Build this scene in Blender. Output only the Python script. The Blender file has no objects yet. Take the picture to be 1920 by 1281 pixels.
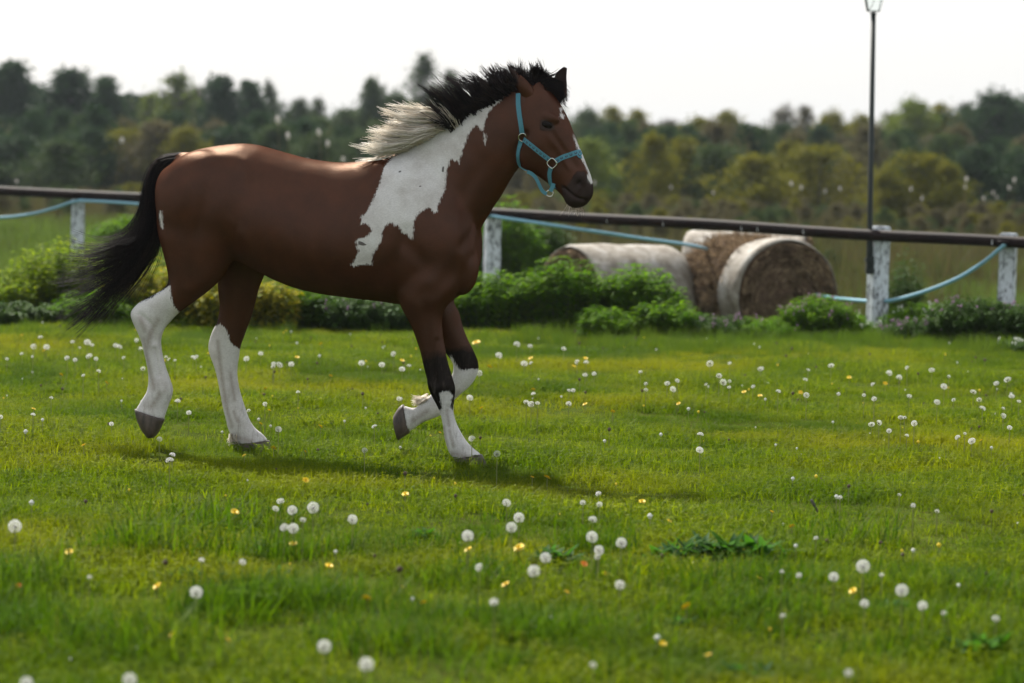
import bpy, bmesh, math, random
import numpy as np
from mathutils import Vector, Matrix, noise as mnoise
from mathutils.bvhtree import BVHTree
from mathutils.geometry import tessellate_polygon

random.seed(7)
RNG = np.random.default_rng(7)
S = bpy.context.scene
COL = S.collection

# ------------------------------------------------------------------ camera
F = 5333.0                      # focal length in photo pixels (1920 wide) = 100 mm lens
CAMZ = 1.5
PITCH = math.atan(314.5 / F)
ROLL = math.radians(1.07)
cam_d = bpy.data.cameras.new('camera')
cam = bpy.data.objects.new('camera', cam_d)
COL.objects.link(cam)
cam_d.lens = 100.0
cam_d.sensor_width = 36.0
cam_d.clip_start = 0.1
cam_d.clip_end = 9000.0
cam_d.dof.use_dof = True
cam_d.dof.focus_distance = 14.95
cam_d.dof.aperture_fstop = 2.6
fwd = Vector((0, math.cos(PITCH), -math.sin(PITCH)))
up0 = Vector((0, math.sin(PITCH), math.cos(PITCH)))
rt0 = Vector((1, 0, 0))
rt = rt0 * math.cos(ROLL) + up0 * math.sin(ROLL)
up = up0 * math.cos(ROLL) - rt0 * math.sin(ROLL)
CP = Vector((0, 0, CAMZ))
cam.matrix_world = Matrix(((rt.x, up.x, -fwd.x, CP.x), (rt.y, up.y, -fwd.y, CP.y), (rt.z, up.z, -fwd.z, CP.z), (0, 0, 0, 1)))
S.camera = cam

# ------------------------------------------------------------------ light
SUN_EL, SUN_AZ = math.radians(46), math.radians(-22)      # behind the horse, a little to the left
world = bpy.data.worlds.new('World')
S.world = world
world.use_nodes = True
wn = world.node_tree.nodes
wl = world.node_tree.links
wn.clear()
wo = wn.new('ShaderNodeOutputWorld')
bg = wn.new('ShaderNodeBackground')
sky = wn.new('ShaderNodeTexSky')
sky.sky_type = 'NISHITA'
sky.sun_disc = False
sky.sun_elevation = SUN_EL
sky.sun_rotation = SUN_AZ
sky.dust_density = 4.0
sky.air_density = 1.0
mixw = wn.new('ShaderNodeMix')
mixw.data_type = 'RGBA'
mixw.inputs[0].default_value = 0.7          # high thin cloud veils the blue evenly all round
mixw.inputs[7].default_value = (7.6, 7.8, 8.0, 1)
wl.new(sky.outputs[0], mixw.inputs[6])
wl.new(mixw.outputs[2], bg.inputs[0])
bg.inputs[1].default_value = 0.074
wl.new(bg.outputs[0], wo.inputs[0])
sun_d = bpy.data.lights.new('sun', 'SUN')
sun_d.energy = 5.0
sun_d.angle = math.radians(2.0)
sun_d.color = (1.0, 0.95, 0.86)
sun = bpy.data.objects.new('sun', sun_d)
COL.objects.link(sun)
sdir = Vector((math.sin(SUN_AZ) * math.cos(SUN_EL), math.cos(SUN_AZ) * math.cos(SUN_EL), math.sin(SUN_EL)))
sun.rotation_euler = sdir.to_track_quat('Z', 'Y').to_euler()
S.view_settings.view_transform = 'Standard'
S.view_settings.look = 'None'
S.view_settings.exposure = 1.0
S.view_settings.gamma = 1.0
S.view_settings.use_curve_mapping = False
S.render.engine = 'CYCLES'
S.cycles.use_denoising = True
S.cycles.max_bounces = 6
S.cycles.transparent_max_bounces = 8
S.cycles.volume_bounces = 0

# ------------------------------------------------------------------ helpers
def ray(px, py):
    return (fwd + rt * ((px - 960.0) / F) + up * ((640.5 - py) / F))

def P(px, py, Y):
    """the point of the place at distance Y behind the image point"""
    d = ray(px, py)
    return CP + d * (Y / d.y)

def smooth(a, b, x):
    t = min(1.0, max(0.0, (x - a) / (b - a)))
    return t * t * (3 - 2 * t)

def gz(x, y):
    z = 0.02 * math.sin(x * 0.9 + 1.3) * math.sin(y * 0.7 + 0.4) + 0.012 * math.sin(x * 2.3 + y * 1.7)
    z *= smooth(60, 10, y) if y > 10 else 1
    z -= 0.40 * smooth(28.0, 29.6, y) * smooth(-1.2, 0.6, x) * (1 - smooth(36, 46, y)) * (1 - smooth(4.2, 6.5, x) * 0.6)
    z += 0.18 * smooth(27, 33, y) * smooth(-1.0, -4.0, x) * (1 - smooth(50, 90, y))
    return z

def tag(o, label=None, cat=None, group=None, kind=None):
    if label: o['label'] = label
    if cat: o['category'] = cat
    if group: o['group'] = group
    if kind: o['kind'] = kind
    return o

def mesh_obj(name, verts, faces, mats, parent=None, shade=True, mat_idx=None, attrs=None):
    me = bpy.data.meshes.new(name)
    me.from_pydata([tuple(v) for v in verts], [], [tuple(f) for f in faces])
    if shade:
        me.polygons.foreach_set('use_smooth', [True] * len(me.polygons))
    for m in (mats if isinstance(mats, (list, tuple)) else [mats]):
        me.materials.append(m)
    if mat_idx is not None:
        me.polygons.foreach_set('material_index', mat_idx)
    if attrs:
        for k, v in attrs.items():
            a = me.attributes.new(k, 'FLOAT', 'POINT')
            a.data.foreach_set('value', np.asarray(v, dtype=np.float32))
    me.update()
    o = bpy.data.objects.new(name, me)
    COL.objects.link(o)
    if parent is not None:
        o.parent = parent
        o.matrix_parent_inverse = parent_inv(parent)
    return o

def parent_inv(parent):
    m = parent.matrix_basis.copy()
    p = parent.parent
    if p is not None:
        m = p.matrix_basis @ p_inv_of(parent) @ m if False else (world_of(parent))
    return m.inverted()

def world_of(o):
    if o.parent is None:
        return o.matrix_basis.copy()
    return world_of(o.parent) @ o.matrix_parent_inverse @ o.matrix_basis

def empty(name, loc, label, cat, group=None):
    o = bpy.data.objects.new(name, None)
    o.empty_display_size = 0.1
    o.location = loc
    COL.objects.link(o)
    return tag(o, label, cat, group)

def tube(pts, rads, n=8, closed_caps=True):
    """a round tube along pts with a radius per point -> verts, faces"""
    pts = [Vector(p) for p in pts]
    V, Fc = [], []
    prev = None
    for i, p in enumerate(pts):
        t = (pts[min(i + 1, len(pts) - 1)] - pts[max(i - 1, 0)]).normalized()
        if prev is None:
            a = Vector((0, 0, 1)) if abs(t.z) < 0.9 else Vector((1, 0, 0))
            u = t.cross(a).normalized()
        else:
            u = (prev - t * prev.dot(t)).normalized()
        prev = u
        w = t.cross(u)
        r = rads[i] if hasattr(rads, '__len__') else rads
        for k in range(n):
            an = 2 * math.pi * k / n
            V.append(p + (u * math.cos(an) + w * math.sin(an)) * r)
    for i in range(len(pts) - 1):
        for k in range(n):
            a, b = i * n + k, i * n + (k + 1) % n
            Fc.append((a, b, b + n, a + n))
    if closed_caps:
        Fc.append(tuple(range(n - 1, -1, -1)))
        Fc.append(tuple(range((len(pts) - 1) * n, len(pts) * n)))
    return V, Fc

def join(parts):
    V, Fc = [], []
    for v, f in parts:
        o = len(V)
        V += list(v)
        Fc += [tuple(i + o for i in q) for q in f]
    return V, Fc

def box(cx, cy, cz, sx, sy, sz):
    v = [Vector((cx + i * sx / 2, cy + j * sy / 2, cz + k * sz / 2)) for k in (-1, 1) for j in (-1, 1) for i in (-1, 1)]
    f = [(0, 2, 3, 1), (4, 5, 7, 6), (0, 1, 5, 4), (2, 6, 7, 3), (0, 4, 6, 2), (1, 3, 7, 5)]
    return v, f

def catmull(pts, n):
    """resample a polyline smoothly to n points (rows of floats)"""
    A = np.array(pts, dtype=float)
    m = len(A)
    if m == 2:
        t = np.linspace(0, 1, n)[:, None]
        return A[0] * (1 - t) + A[1] * t
    out = []
    for q in np.linspace(0, m - 1, n):
        i = min(int(q), m - 2)
        f = q - i
        p0 = A[max(i - 1, 0)] if i > 0 else 2 * A[0] - A[1]
        p1, p2 = A[i], A[i + 1]
        p3 = A[i + 2] if i + 2 < m else 2 * A[-1] - A[-2]
        out.append(0.5 * ((2 * p1) + (-p0 + p2) * f + (2 * p0 - 5 * p1 + 4 * p2 - p3) * f * f + (-p0 + 3 * p1 - 3 * p2 + p3) * f ** 3))
    return np.array(out)

# ------------------------------------------------------------------ materials
def new_mat(name):
    m = bpy.data.materials.new(name)
    m.use_nodes = True
    nt = m.node_tree
    return m, nt, nt.nodes['Principled BSDF']

def nd(nt, kind, **kw):
    n = nt.nodes.new(kind)
    for k, v in kw.items():
        setattr(n, k, v)
    return n

def noise_tex(nt, scale, detail=4, rough=0.6, coord='Object', stretch=None, dist=0.0):
    tc = nd(nt, 'ShaderNodeTexCoord')
    src = tc.outputs[coord]
    if coord == 'World':
        src = nd(nt, 'ShaderNodeNewGeometry').outputs['Position']
    if stretch:
        mp = nd(nt, 'ShaderNodeMapping')
        mp.inputs['Scale'].default_value = stretch
        nt.links.new(src, mp.inputs[0])
        src = mp.outputs[0]
    n = nd(nt, 'ShaderNodeTexNoise')
    n.inputs['Scale'].default_value = scale
    n.inputs['Detail'].default_value = detail
    n.inputs['Roughness'].default_value = rough
    n.inputs['Distortion'].default_value = dist
    nt.links.new(src, n.inputs['Vector'])
    return n

def geo_noise(nt, scale, detail=3, rough=0.6, stretch=None):
    g = nd(nt, 'ShaderNodeNewGeometry')
    src = g.outputs['Position']
    if stretch:
        mp = nd(nt, 'ShaderNodeMapping')
        mp.inputs['Scale'].default_value = stretch
        nt.links.new(src, mp.inputs[0])
        src = mp.outputs[0]
    n = nd(nt, 'ShaderNodeTexNoise')
    n.inputs['Scale'].default_value = scale
    n.inputs['Detail'].default_value = detail
    n.inputs['Roughness'].default_value = rough
    nt.links.new(src, n.inputs['Vector'])
    return n

def ramp(nt, src, stops, interp='LINEAR'):
    r = nd(nt, 'ShaderNodeValToRGB')
    r.color_ramp.interpolation = interp
    el = r.color_ramp.elements
    while len(el) < len(stops):
        el.new(0.5)
    for e, (p, c) in zip(el, stops):
        e.position = p
        e.color = (c[0], c[1], c[2], 1) if hasattr(c, '__len__') else (c, c, c, 1)
    nt.links.new(src, r.inputs[0])
    return r

def mixc(nt, fac, a, b, mode='MIX'):
    m = nd(nt, 'ShaderNodeMix', data_type='RGBA', blend_type=mode)
    if isinstance(fac, (int, float)): m.inputs[0].default_value = fac
    else: nt.links.new(fac, m.inputs[0])
    for s, v in ((6, a), (7, b)):
        if isinstance(v, tuple): m.inputs[s].default_value = (*v, 1)
        else: nt.links.new(v, m.inputs[s])
    return m.outputs[2]

def bump(nt, b, height, strength=0.4, dist=0.01):
    n = nd(nt, 'ShaderNodeBump')
    n.inputs['Strength'].default_value = strength
    n.inputs['Distance'].default_value = dist
    nt.links.new(height, n.inputs['Height'])
    nt.links.new(n.outputs[0], b.inputs['Normal'])
    return n

def attr(nt, name):
    return nd(nt, 'ShaderNodeAttribute', attribute_name=name).outputs['Fac']

def mth(nt, op, a, b=None, clamp=False):
    m = nd(nt, 'ShaderNodeMath', operation=op, use_clamp=clamp)
    for i, v in enumerate((a, b)):
        if v is None: continue
        if isinstance(v, (int, float)): m.inputs[i].default_value = v
        else: nt.links.new(v, m.inputs[i])
    return m.outputs[0]

def leaf_mat(name, cols, trans=0.45, scale=3.0, rough=0.6, var=None, tint=None, spec=0.04, patch=None):
    """thin leaf: diffuse + translucent, colour varies over the ground and leaf by leaf"""
    m, nt, b = new_mat(name)
    n = geo_noise(nt, scale, 3, 0.65)
    r = ramp(nt, n.outputs['Fac'], cols)
    col = r.outputs[0]
    if var:      # per-leaf factor stored on the mesh (0..1)
        col = mixc(nt, attr(nt, 'leafvar'), col, var)
    if patch:
        n2 = geo_noise(nt, patch[0], 2, 0.5)
        r2 = ramp(nt, n2.outputs['Fac'], [(0.48, 0.0), (0.66, 1.0)])
        col = mixc(nt, r2.outputs[0], col, patch[1])
        n3 = geo_noise(nt, patch[2], 4, 0.6, (1, .6, 1))
        r3 = ramp(nt, n3.outputs['Fac'], [(0.50, 0.0), (0.62, 0.85)])
        col = mixc(nt, r3.outputs[0], col, patch[3])
    nt.links.new(col, b.inputs['Base Color'])
    b.inputs['Roughness'].default_value = rough
    b.inputs['Specular IOR Level'].default_value = spec
    tr = nd(nt, 'ShaderNodeBsdfTranslucent')
    if tint:
        col2 = mixc(nt, 1.0, col, tint, 'MULTIPLY')
    else:
        col2 = col
    nt.links.new(col2, tr.inputs[0])
    mx = nd(nt, 'ShaderNodeMixShader')
    mx.inputs[0].default_value = trans
    nt.links.new(b.outputs[0], mx.inputs[1])
    nt.links.new(tr.outputs[0], mx.inputs[2])
    out = nt.nodes['Material Output']
    nt.links.new(mx.outputs[0], out.inputs['Surface'])
    return m
# ================================================================== the ground
m_ground, nt, b = new_mat('soil_and_moss')
n1 = geo_noise(nt, 1.6, 5, .65)
n2 = geo_noise(nt, 26, 4, .7)
c = ramp(nt, n1.outputs['Fac'], [(.3, (.030, .050, .008)), (.6, (.060, .085, .012))]).outputs[0]
c = mixc(nt, ramp(nt, n2.outputs['Fac'], [(.45, 0), (.7, 1)]).outputs[0], c, (.040, .032, .012))
nt.links.new(c, b.inputs['Base Color'])
b.inputs['Roughness'].default_value = .95
b.inputs['Specular IOR Level'].default_value = 0
bump(nt, b, n2.outputs['Fac'], .6, .03)
ys = list(np.arange(2, 48, .5)) + list(np.geomspace(48, 3500, 40))
xs_ = [-1, -.6, -.35] + list(np.linspace(-.2, .2, 41)) + [.35, .6, 1]
V = []
for y in [-400, -60] + ys:
    for x in xs_:
        X = x * max(abs(y), 20) * (1 if abs(x) < .3 else (2.0 if y < 100 else 1.2))
        if y < 0: X = x * (400 if y < -100 else 100)
        V.append((X, y, gz(X, y) if y > 0 else 0))
nx = len(xs_)
Fc = [(j * nx + i, j * nx + i + 1, (j + 1) * nx + i + 1, (j + 1) * nx + i) for j in range(len(ys) + 1) for i in range(nx - 1)]
tag(mesh_obj('ground', V, Fc, m_ground), kind='structure')

# ------------------------------------------------------------------ grass by geometry nodes
def blade(V, Fc, A, x, y, h, w, lean, ang, bend=1.0, var=0.0, seg=2):
    dx, dy = math.cos(ang), math.sin(ang)
    px_, py_ = -dy, dx
    i0 = len(V)
    for k in range(seg + 1):
        t = k / seg
        o = lean * (t ** 1.6) * bend
        z = h * (t - .25 * bend * lean / max(h, .01) * t * t * .5)
        ww = w * (1 - t) ** .7 * .5 if k < seg else 0
        if k < seg:
            V.append((x + dx * o - px_ * ww, y + dy * o - py_ * ww, z))
            V.append((x + dx * o + px_ * ww, y + dy * o + py_ * ww, z))
            A += [var, var]
        else:
            V.append((x + dx * o, y + dy * o, z)); A.append(var)
    for k in range(seg - 1):
        a = i0 + 2 * k
        Fc.append((a, a + 1, a + 3, a + 2))
    a = i0 + 2 * (seg - 1)
    Fc.append((a, a + 1, a + 2))

def tuft_mesh(name, mat, n, rad, h0, h1, w, lean, seg=2, clover=0, seed=0):
    rg = random.Random(seed)
    V, Fc, A = [], [], []
    for _ in range(n):
        r, an = rad * math.sqrt(rg.random()), rg.uniform(0, 6.283)
        h = rg.uniform(h0, h1)
        blade(V, Fc, A, r * math.cos(an), r * math.sin(an), h, w * rg.uniform(.7, 1.3), h * rg.uniform(.1, lean), rg.uniform(0, 6.283), 1.0, rg.random(), seg)
    for _ in range(clover):
        r, an = rad * math.sqrt(rg.random()), rg.uniform(0, 6.283)
        x, y, z = r * math.cos(an), r * math.sin(an), rg.uniform(h0 * .5, h1 * .7)
        va = rg.random()
        for k in range(3):
            a = an + 2.094 * k
            i0 = len(V)
            s = .008
            V += [(x, y, z), (x + s * math.cos(a - .5), y + s * math.sin(a - .5), z + .003), (x + 1.5 * s * math.cos(a), y + 1.5 * s * math.sin(a), z + rg.uniform(-.003, .004)), (x + s * math.cos(a + .5), y + s * math.sin(a + .5), z + .003)]
            A += [va] * 4
            Fc.append((i0, i0 + 1, i0 + 2, i0 + 3))
    me = bpy.data.meshes.new(name)
    me.from_pydata(V, [], Fc)
    at = me.attributes.new('leafvar', 'FLOAT', 'POINT')
    at.data.foreach_set('value', np.array(A, dtype=np.float32))
    me.materials.append(mat)
    o = bpy.data.objects.new(name, me)
    return o

def scatter(name, label, cat, tufts, pts, scl, rots):
    """one object of grass: points that carry a tuft mesh each"""
    c = bpy.data.collections.new(name + '_pieces')
    for t in tufts: c.objects.link(t)
    me = bpy.data.meshes.new(name)
    me.from_pydata([tuple(p) for p in pts], [], [])
    for k, v, ty in (('scl', scl, 'FLOAT'), ('rot', rots, 'FLOAT')):
        a = me.attributes.new(k, ty, 'POINT')
        a.data.foreach_set('value', np.asarray(v, dtype=np.float32))
    a = me.attributes.new('pick', 'INT', 'POINT')
    a.data.foreach_set('value', RNG.integers(0, len(tufts), len(pts)).astype(np.int32))
    o = bpy.data.objects.new(name, me)
    COL.objects.link(o)
    tag(o, label, cat, kind='stuff')
    ng = bpy.data.node_groups.new(name, 'GeometryNodeTree')
    ng.interface.new_socket('Geometry', in_out='INPUT', socket_type='NodeSocketGeometry')
    ng.interface.new_socket('Geometry', in_out='OUTPUT', socket_type='NodeSocketGeometry')
    N, L = ng.nodes, ng.links
    gi, go = N.new('NodeGroupInput'), N.new('NodeGroupOutput')
    ci = N.new('GeometryNodeCollectionInfo')
    ci.inputs['Collection'].default_value = c
    ci.inputs['Separate Children'].default_value = True
    ci.inputs['Reset Children'].default_value = True
    ip = N.new('GeometryNodeInstanceOnPoints')
    ip.inputs['Pick Instance'].default_value = True
    def na(nm, ty):
        q = N.new('GeometryNodeInputNamedAttribute'); q.data_type = ty; q.inputs[0].default_value = nm
        return q.outputs[0]
    cx = N.new('ShaderNodeCombineXYZ')
    L.new(na('rot', 'FLOAT'), cx.inputs[2])
    L.new(gi.outputs[0], ip.inputs['Points'])
    L.new(ci.outputs[0], ip.inputs['Instance'])
    L.new(na('pick', 'INT'), ip.inputs['Instance Index'])
    L.new(cx.outputs[0], ip.inputs['Rotation'])
    L.new(na('scl', 'FLOAT'), ip.inputs['Scale'])
    L.new(ip.outputs[0], go.inputs[0])
    md = o.modifiers.new('scatter', 'NODES')
    md.node_group = ng
    return o

def field_pts(y0, y1, dens, margin=.9, keep=None, pow_=1.0):
    """random points over the wedge of ground in view (and a step beside it)"""
    out = []
    hw = lambda y: .185 * y + margin
    area = (hw(y0) + hw(y1)) * (y1 - y0)
    n = int(area * dens)
    Y = []
    a = RNG.random(n); b_ = RNG.random(n)
    # width grows with y: sample y by the width
    w0, w1 = hw(y0), hw(y1)
    t = (np.sqrt(w0 * w0 + a * (w1 * w1 - w0 * w0)) - w0) / (w1 - w0)
    Y = y0 + t * (y1 - y0)
    X = (b_ * 2 - 1) * (.185 * Y + margin)
    for x, y in zip(X, Y):
        if keep is None or keep(x, y):
            out.append((x, y, gz(x, y) - .004))
    return out

m_grass = leaf_mat('lawn_blades', [(.30, (.11, .17, .003)), (.5, (.17, .225, .004)), (.70, (.25, .28, .008))], trans=.5, scale=1.1, rough=.6,
                   var=(.045, .085, .004), tint=(1.0, 1.05, .4), spec=.04, patch=(.35, (.19, .20, .006), .55, (.045, .09, .004)))
m_neargrass = leaf_mat('deep_blades', [(.30, (.045, .105, .003)), (.5, (.085, .155, .004)), (.70, (.15, .205, .006))], trans=.5, scale=1.6, rough=.6, var=(.03, .07, .004), tint=(1.0, 1.05, .4), spec=.04)
m_tall = leaf_mat('tall_blades', [(.30, (.05, .10, .010)), (.5, (.085, .15, .012)), (.70, (.14, .19, .02))], trans=.45, scale=1.3, rough=.6,
                  var=(.07, .11, .015), tint=(1.0, 1.05, .5), spec=.04)
lawn_t = [tuft_mesh('lawn_tuft', m_grass, 95, .17, .018, .065, .0058, 1.2, 2, 30, s) for s in range(5)]
near_t = [tuft_mesh('near_tuft', m_neargrass, 80, .15, .04, .14, .0058, 1.2, 3, 14, 20 + s) for s in range(4)]
tall_t = [tuft_mesh('tall_tuft', m_tall, 75, .15, .08, .26, .007, .9, 3, 0, 40 + s) for s in range(4)]

def low_noise(x, y, f, seed=0.0):
    return mnoise.noise(Vector((x * f + seed, y * f - seed, seed)))

def lawn_edge(x):
    return 25.4 + .5 * math.sin(x * 1.7) + .3 * math.sin(x * 4.1 + 1)
pts = field_pts(6.6, 27.0, 46, 2.4, lambda x, y: y < lawn_edge(x) + 1.2)
scl = [max(.62, 1.0 + .9 * low_noise(p[0], p[1], .9, 3) + .5 * low_noise(p[0], p[1], 3.1, 7) + random.uniform(-.15, .2)) for p in pts]
scatter('lawn_grass', 'short bright green lawn the horse trots over', 'grass', lawn_t, pts, scl, RNG.random(len(pts)) * 6.28)
pts = field_pts(6.3, 12.5, 60, 2.0, lambda x, y: random.random() < (1.0 if y < 9.0 else (12.5 - y) / 3.5 * .8) * (.5 + 1.6 * low_noise(x, y, 1.3, 9)))
scl = [max(.35, .85 + 1.4 * low_noise(p[0], p[1], 1.9, 5)) for p in pts]
scatter('foreground_grass', 'longer soft grass in the foreground of the lawn', 'grass', near_t, pts, scl, RNG.random(len(pts)) * 6.28)
pts = field_pts(21.5, 26.4, 30, 3, lambda x, y: random.random() < smooth(lawn_edge(x) - 3.0, lawn_edge(x) + .3, y + 1.2 * low_noise(x, y, .8, 2)) * (.12 + .88 * smooth(-1.0, 1.0, x) + .15 * smooth(24.8, 26, y)))
scl = [max(.25, .42 * smooth(22.0, 25.2, p[1]) + .2 + .4 * low_noise(p[0], p[1], 1.1, 8)) for p in pts]
scatter('verge_grass', 'taller grass along the far edge of the lawn below the fence', 'grass', tall_t, pts, scl, RNG.random(len(pts)) * 6.28)

# ------------------------------------------------------------------ the meadow beyond the fence
m_meadow = leaf_mat('meadow_blades', [(.32, (.024, .045, .010)), (.5, (.058, .074, .014)), (.68, (.10, .082, .028))], trans=.4, scale=.45, rough=.6,
                    var=(.08, .06, .03), spec=.04)
m_lush = leaf_mat('lush_blades', [(.32, (.06, .11, .015)), (.68, (.13, .19, .03))], trans=.45, scale=.6, rough=.6, var=(.08, .12, .02), spec=.04)
mead_t = [tuft_mesh('meadow_tuft', m_meadow, 60, .45, .25, .95, .014, .7, 3, 0, 60 + s) for s in range(4)]
lush_t = [tuft_mesh('lush_tuft', m_lush, 70, .40, .20, .60, .014, .9, 3, 0, 80 + s) for s in range(3)]
pts = field_pts(36, 92, 2.4, 7.0)
scl = [max(.30, (.48 + .6 * low_noise(p[0], p[1], .12, 4)) * (.75 + .25 * smooth(34, 50, p[1]) + .5 * smooth(2, 4, p[0]) * (1 - smooth(50, 60, p[1]))) * (1 + .4 * smooth(60, 90, p[1]))) for p in pts]
scatter('meadow_grass', 'rough brown and green meadow grass between fence and wood', 'grass', mead_t, pts, scl, RNG.random(len(pts)) * 6.28)
pts = field_pts(28.2, 54, 11, 3, lambda x, y: (x < -.5 or x > 2.5 or y > 33) and (y < 44 or x < 0))
scl = [max(.35, (.62 + .5 * low_noise(p[0], p[1], .5, 4))) for p in pts]
scatter('lush_grass', 'lush pale green grass growing behind the fence', 'grass', lush_t, pts, scl, RNG.random(len(pts)) * 6.28)

# pale seed heads standing out of the meadow
m_seed, nt, b = new_mat('seed_fluff'); b.inputs['Base Color'].default_value = (.55, .50, .45, 1); b.inputs['Roughness'].default_value = .9
m_stalk, nt, b = new_mat('dry_stalk'); b.inputs['Base Color'].default_value = (.20, .15, .08, 1); b.inputs['Roughness'].default_value = .8
def reed_mesh():
    V, Fc = tube([(0, 0, 0), (.02, 0, .9), (.06, .01, 1.60)], [.005, .004, .003], 4)
    v2, f2 = tube([(.06, .01, 1.58), (.065, .01, 1.62), (.075, .01, 1.68), (.08, .01, 1.71)], [.008, .038, .032, .006], 8)
    me = bpy.data.meshes.new('reed')
    V2, F2 = join([(V, Fc), (v2, f2)])
    me.from_pydata([tuple(v) for v in V2], [], F2)
    me.materials.append(m_stalk); me.materials.append(m_seed)
    me.polygons.foreach_set('material_index', [0] * len(Fc) + [1] * len(f2))
    return me
reed_me = reed_mesh()
def hor(px):
    return 326.0 + (px - 960) * math.tan(ROLL)

def ground_at(px, Y, dy=0.0):
    x = (px - 960) / F * Y
    return Vector((x, Y + dy, gz(x, Y + dy)))

ORD = 'first second third fourth fifth sixth seventh eighth ninth tenth eleventh twelfth thirteenth fourteenth fifteenth sixteenth seventeenth eighteenth nineteenth twentieth twenty-first twenty-second twenty-third twenty-fourth twenty-fifth twenty-sixth twenty-seventh twenty-eighth'.split()
for i, (px, Y, s) in enumerate(sorted([(206, 70, 1.25), (520, 58, 1.42), (538, 60, 1.25), (604, 62, 1.32), (640, 66, 1.0), (606, 55, 1.12), (570, 64, .95), (1110, 70, .8), (1479, 58, .85), (1497, 60, .8), (1541, 64, .75),
                                (1572, 60, .8), (1700, 66, .8), (1721, 58, .7), (1795, 60, .95), (1801, 66, .85), (1838, 56, .72), (1851, 62, .78), (1884, 58, .85), (1892, 64, .95), (1868, 70, .7), (1250, 72, .75), (1330, 64, .7), (36, 52, .62), (300, 60, .9)])):
    o = bpy.data.objects.new('reed', reed_me)
    o.location = ground_at(px, Y)
    o.scale = (s, s, s)
    o.rotation_euler = (0, random.uniform(-.08, .08), random.uniform(0, 6.28))
    COL.objects.link(o)
    tag(o, f'{ORD[i]} blurred pale reed head from the left in the meadow behind the fence', 'reed', 'reeds standing in the meadow')

# ------------------------------------------------------------------ leafy weeds along the fence
def leaf_geo(V, Fc, A, base, dirv, upv, L, W, var, droop=.3):
    """a pointed, folded leaf"""
    side = dirv.cross(upv).normalized()
    u = side.cross(dirv).normalized()
    i0 = len(V)
    m1 = base + dirv * (L * .35) + u * (L * .03)
    m2 = base + dirv * (L * .7) - u * (L * droop * .35)
    tip = base + dirv * L - u * (L * droop)
    V += [base, m1 + side * (W / 2) + u * W * .12, m1 - u * W * .05, m1 - side * (W / 2) + u * W * .12, m2 + side * (W * .33), m2 - u * W * .06, m2 - side * (W * .33), tip]
    A += [var] * 8
    for q in ((0, 1, 2), (0, 2, 3), (1, 4, 5, 2), (2, 5, 6, 3), (4, 7, 5), (5, 7, 6)):
        Fc.append(tuple(i0 + k for k in q))

def weed_bush(name, label, group, mats, px0, px1, ytop, Y, n=60, leafL=.065, depth=.45, nodes=11, seed=0, upright=.25, flowers=0, cat='plant', flat=.36):
    rg = random.Random(seed + int(px0))
    cx = (px0 + px1) / 2
    base = ground_at(cx, Y)
    ztop = P(cx, ytop, Y).z
    Hh = ztop - base.z
    R = (px1 - px0) / 2 / F * Y
    root = empty(name, base, label, cat, group)
    V, Fc, A = [], [], []
    SV, SF = [], []
    FV, FF = [], []
    for s in range(int(n * 1.7)):
        r = math.sqrt(rg.random())
        an = rg.uniform(0, 6.283)
        ox, oy = R * .9 * r * math.cos(an), depth * .8 * r * math.sin(an)
        h = Hh * (1 - flat * r ** 2.2) * rg.uniform(.72, 1.04)
        lean = Vector((ox * .28 + rg.uniform(-.06, .06), oy * .28 + rg.uniform(-.06, .06), 0))
        gx = base.x + ox; gy = base.y + oy
        p0 = Vector((gx, gy, gz(gx, gy)))
        sp = [p0 + lean * (t * t) + Vector((0, 0, h * t)) for t in (0, .35, .7, 1)]
        v, f = tube(sp, [.004, .0035, .003, .001], 4, False)
        k0 = len(SV); SV += v; SF += [tuple(i + k0 for i in q) for q in f]
        ph = rg.uniform(0, 6.28)
        var = rg.random()
        for k in range(nodes):
            t = .14 + .86 * k / (nodes - 1)
            q = p0 + lean * t * t + Vector((0, 0, h * t))
            sz = 1.2 * leafL * (1.15 - .75 * abs(t - .55) ** 1.3) * rg.uniform(.75, 1.2)
            for j in (0, 1):
                a = ph + k * 1.57 + j * 3.1416 + rg.uniform(-.3, .3)
                d = Vector((math.cos(a), math.sin(a), rg.uniform(-.25, .35) + upright * t)).normalized()
                leaf_geo(V, Fc, A, q, d, Vector((0, 0, 1)), sz, sz * rg.uniform(.42, .6), min(1, max(0, var * .5 + rg.uniform(0, .5))), rg.uniform(.1, .5))
        if rg.random() < flowers:
            q = p0 + lean + Vector((0, 0, h))
            for _ in range(rg.randint(2, 4)):
                c = q + Vector((rg.uniform(-.02, .02), rg.uniform(-.02, .02), rg.uniform(-.03, .02)))
                v, f = tube([c, c + Vector((0, 0, .012)), c + Vector((0, 0, .02))], [.003, .008, .003], 5)
                k0 = len(FV); FV += v; FF += [tuple(i + k0 for i in q2) for q2 in f]
    o = mesh_obj('leaves', V, Fc, mats[0], root, shade=False, attrs={'leafvar': A}); o['kind'] = 'stuff'
    o = mesh_obj('stems', SV, SF, mats[1], root, shade=False); o['kind'] = 'stuff'
    if FV:
        o = mesh_obj('flowers', FV, FF, mats[2], root); o['kind'] = 'stuff'
    return root

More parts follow.
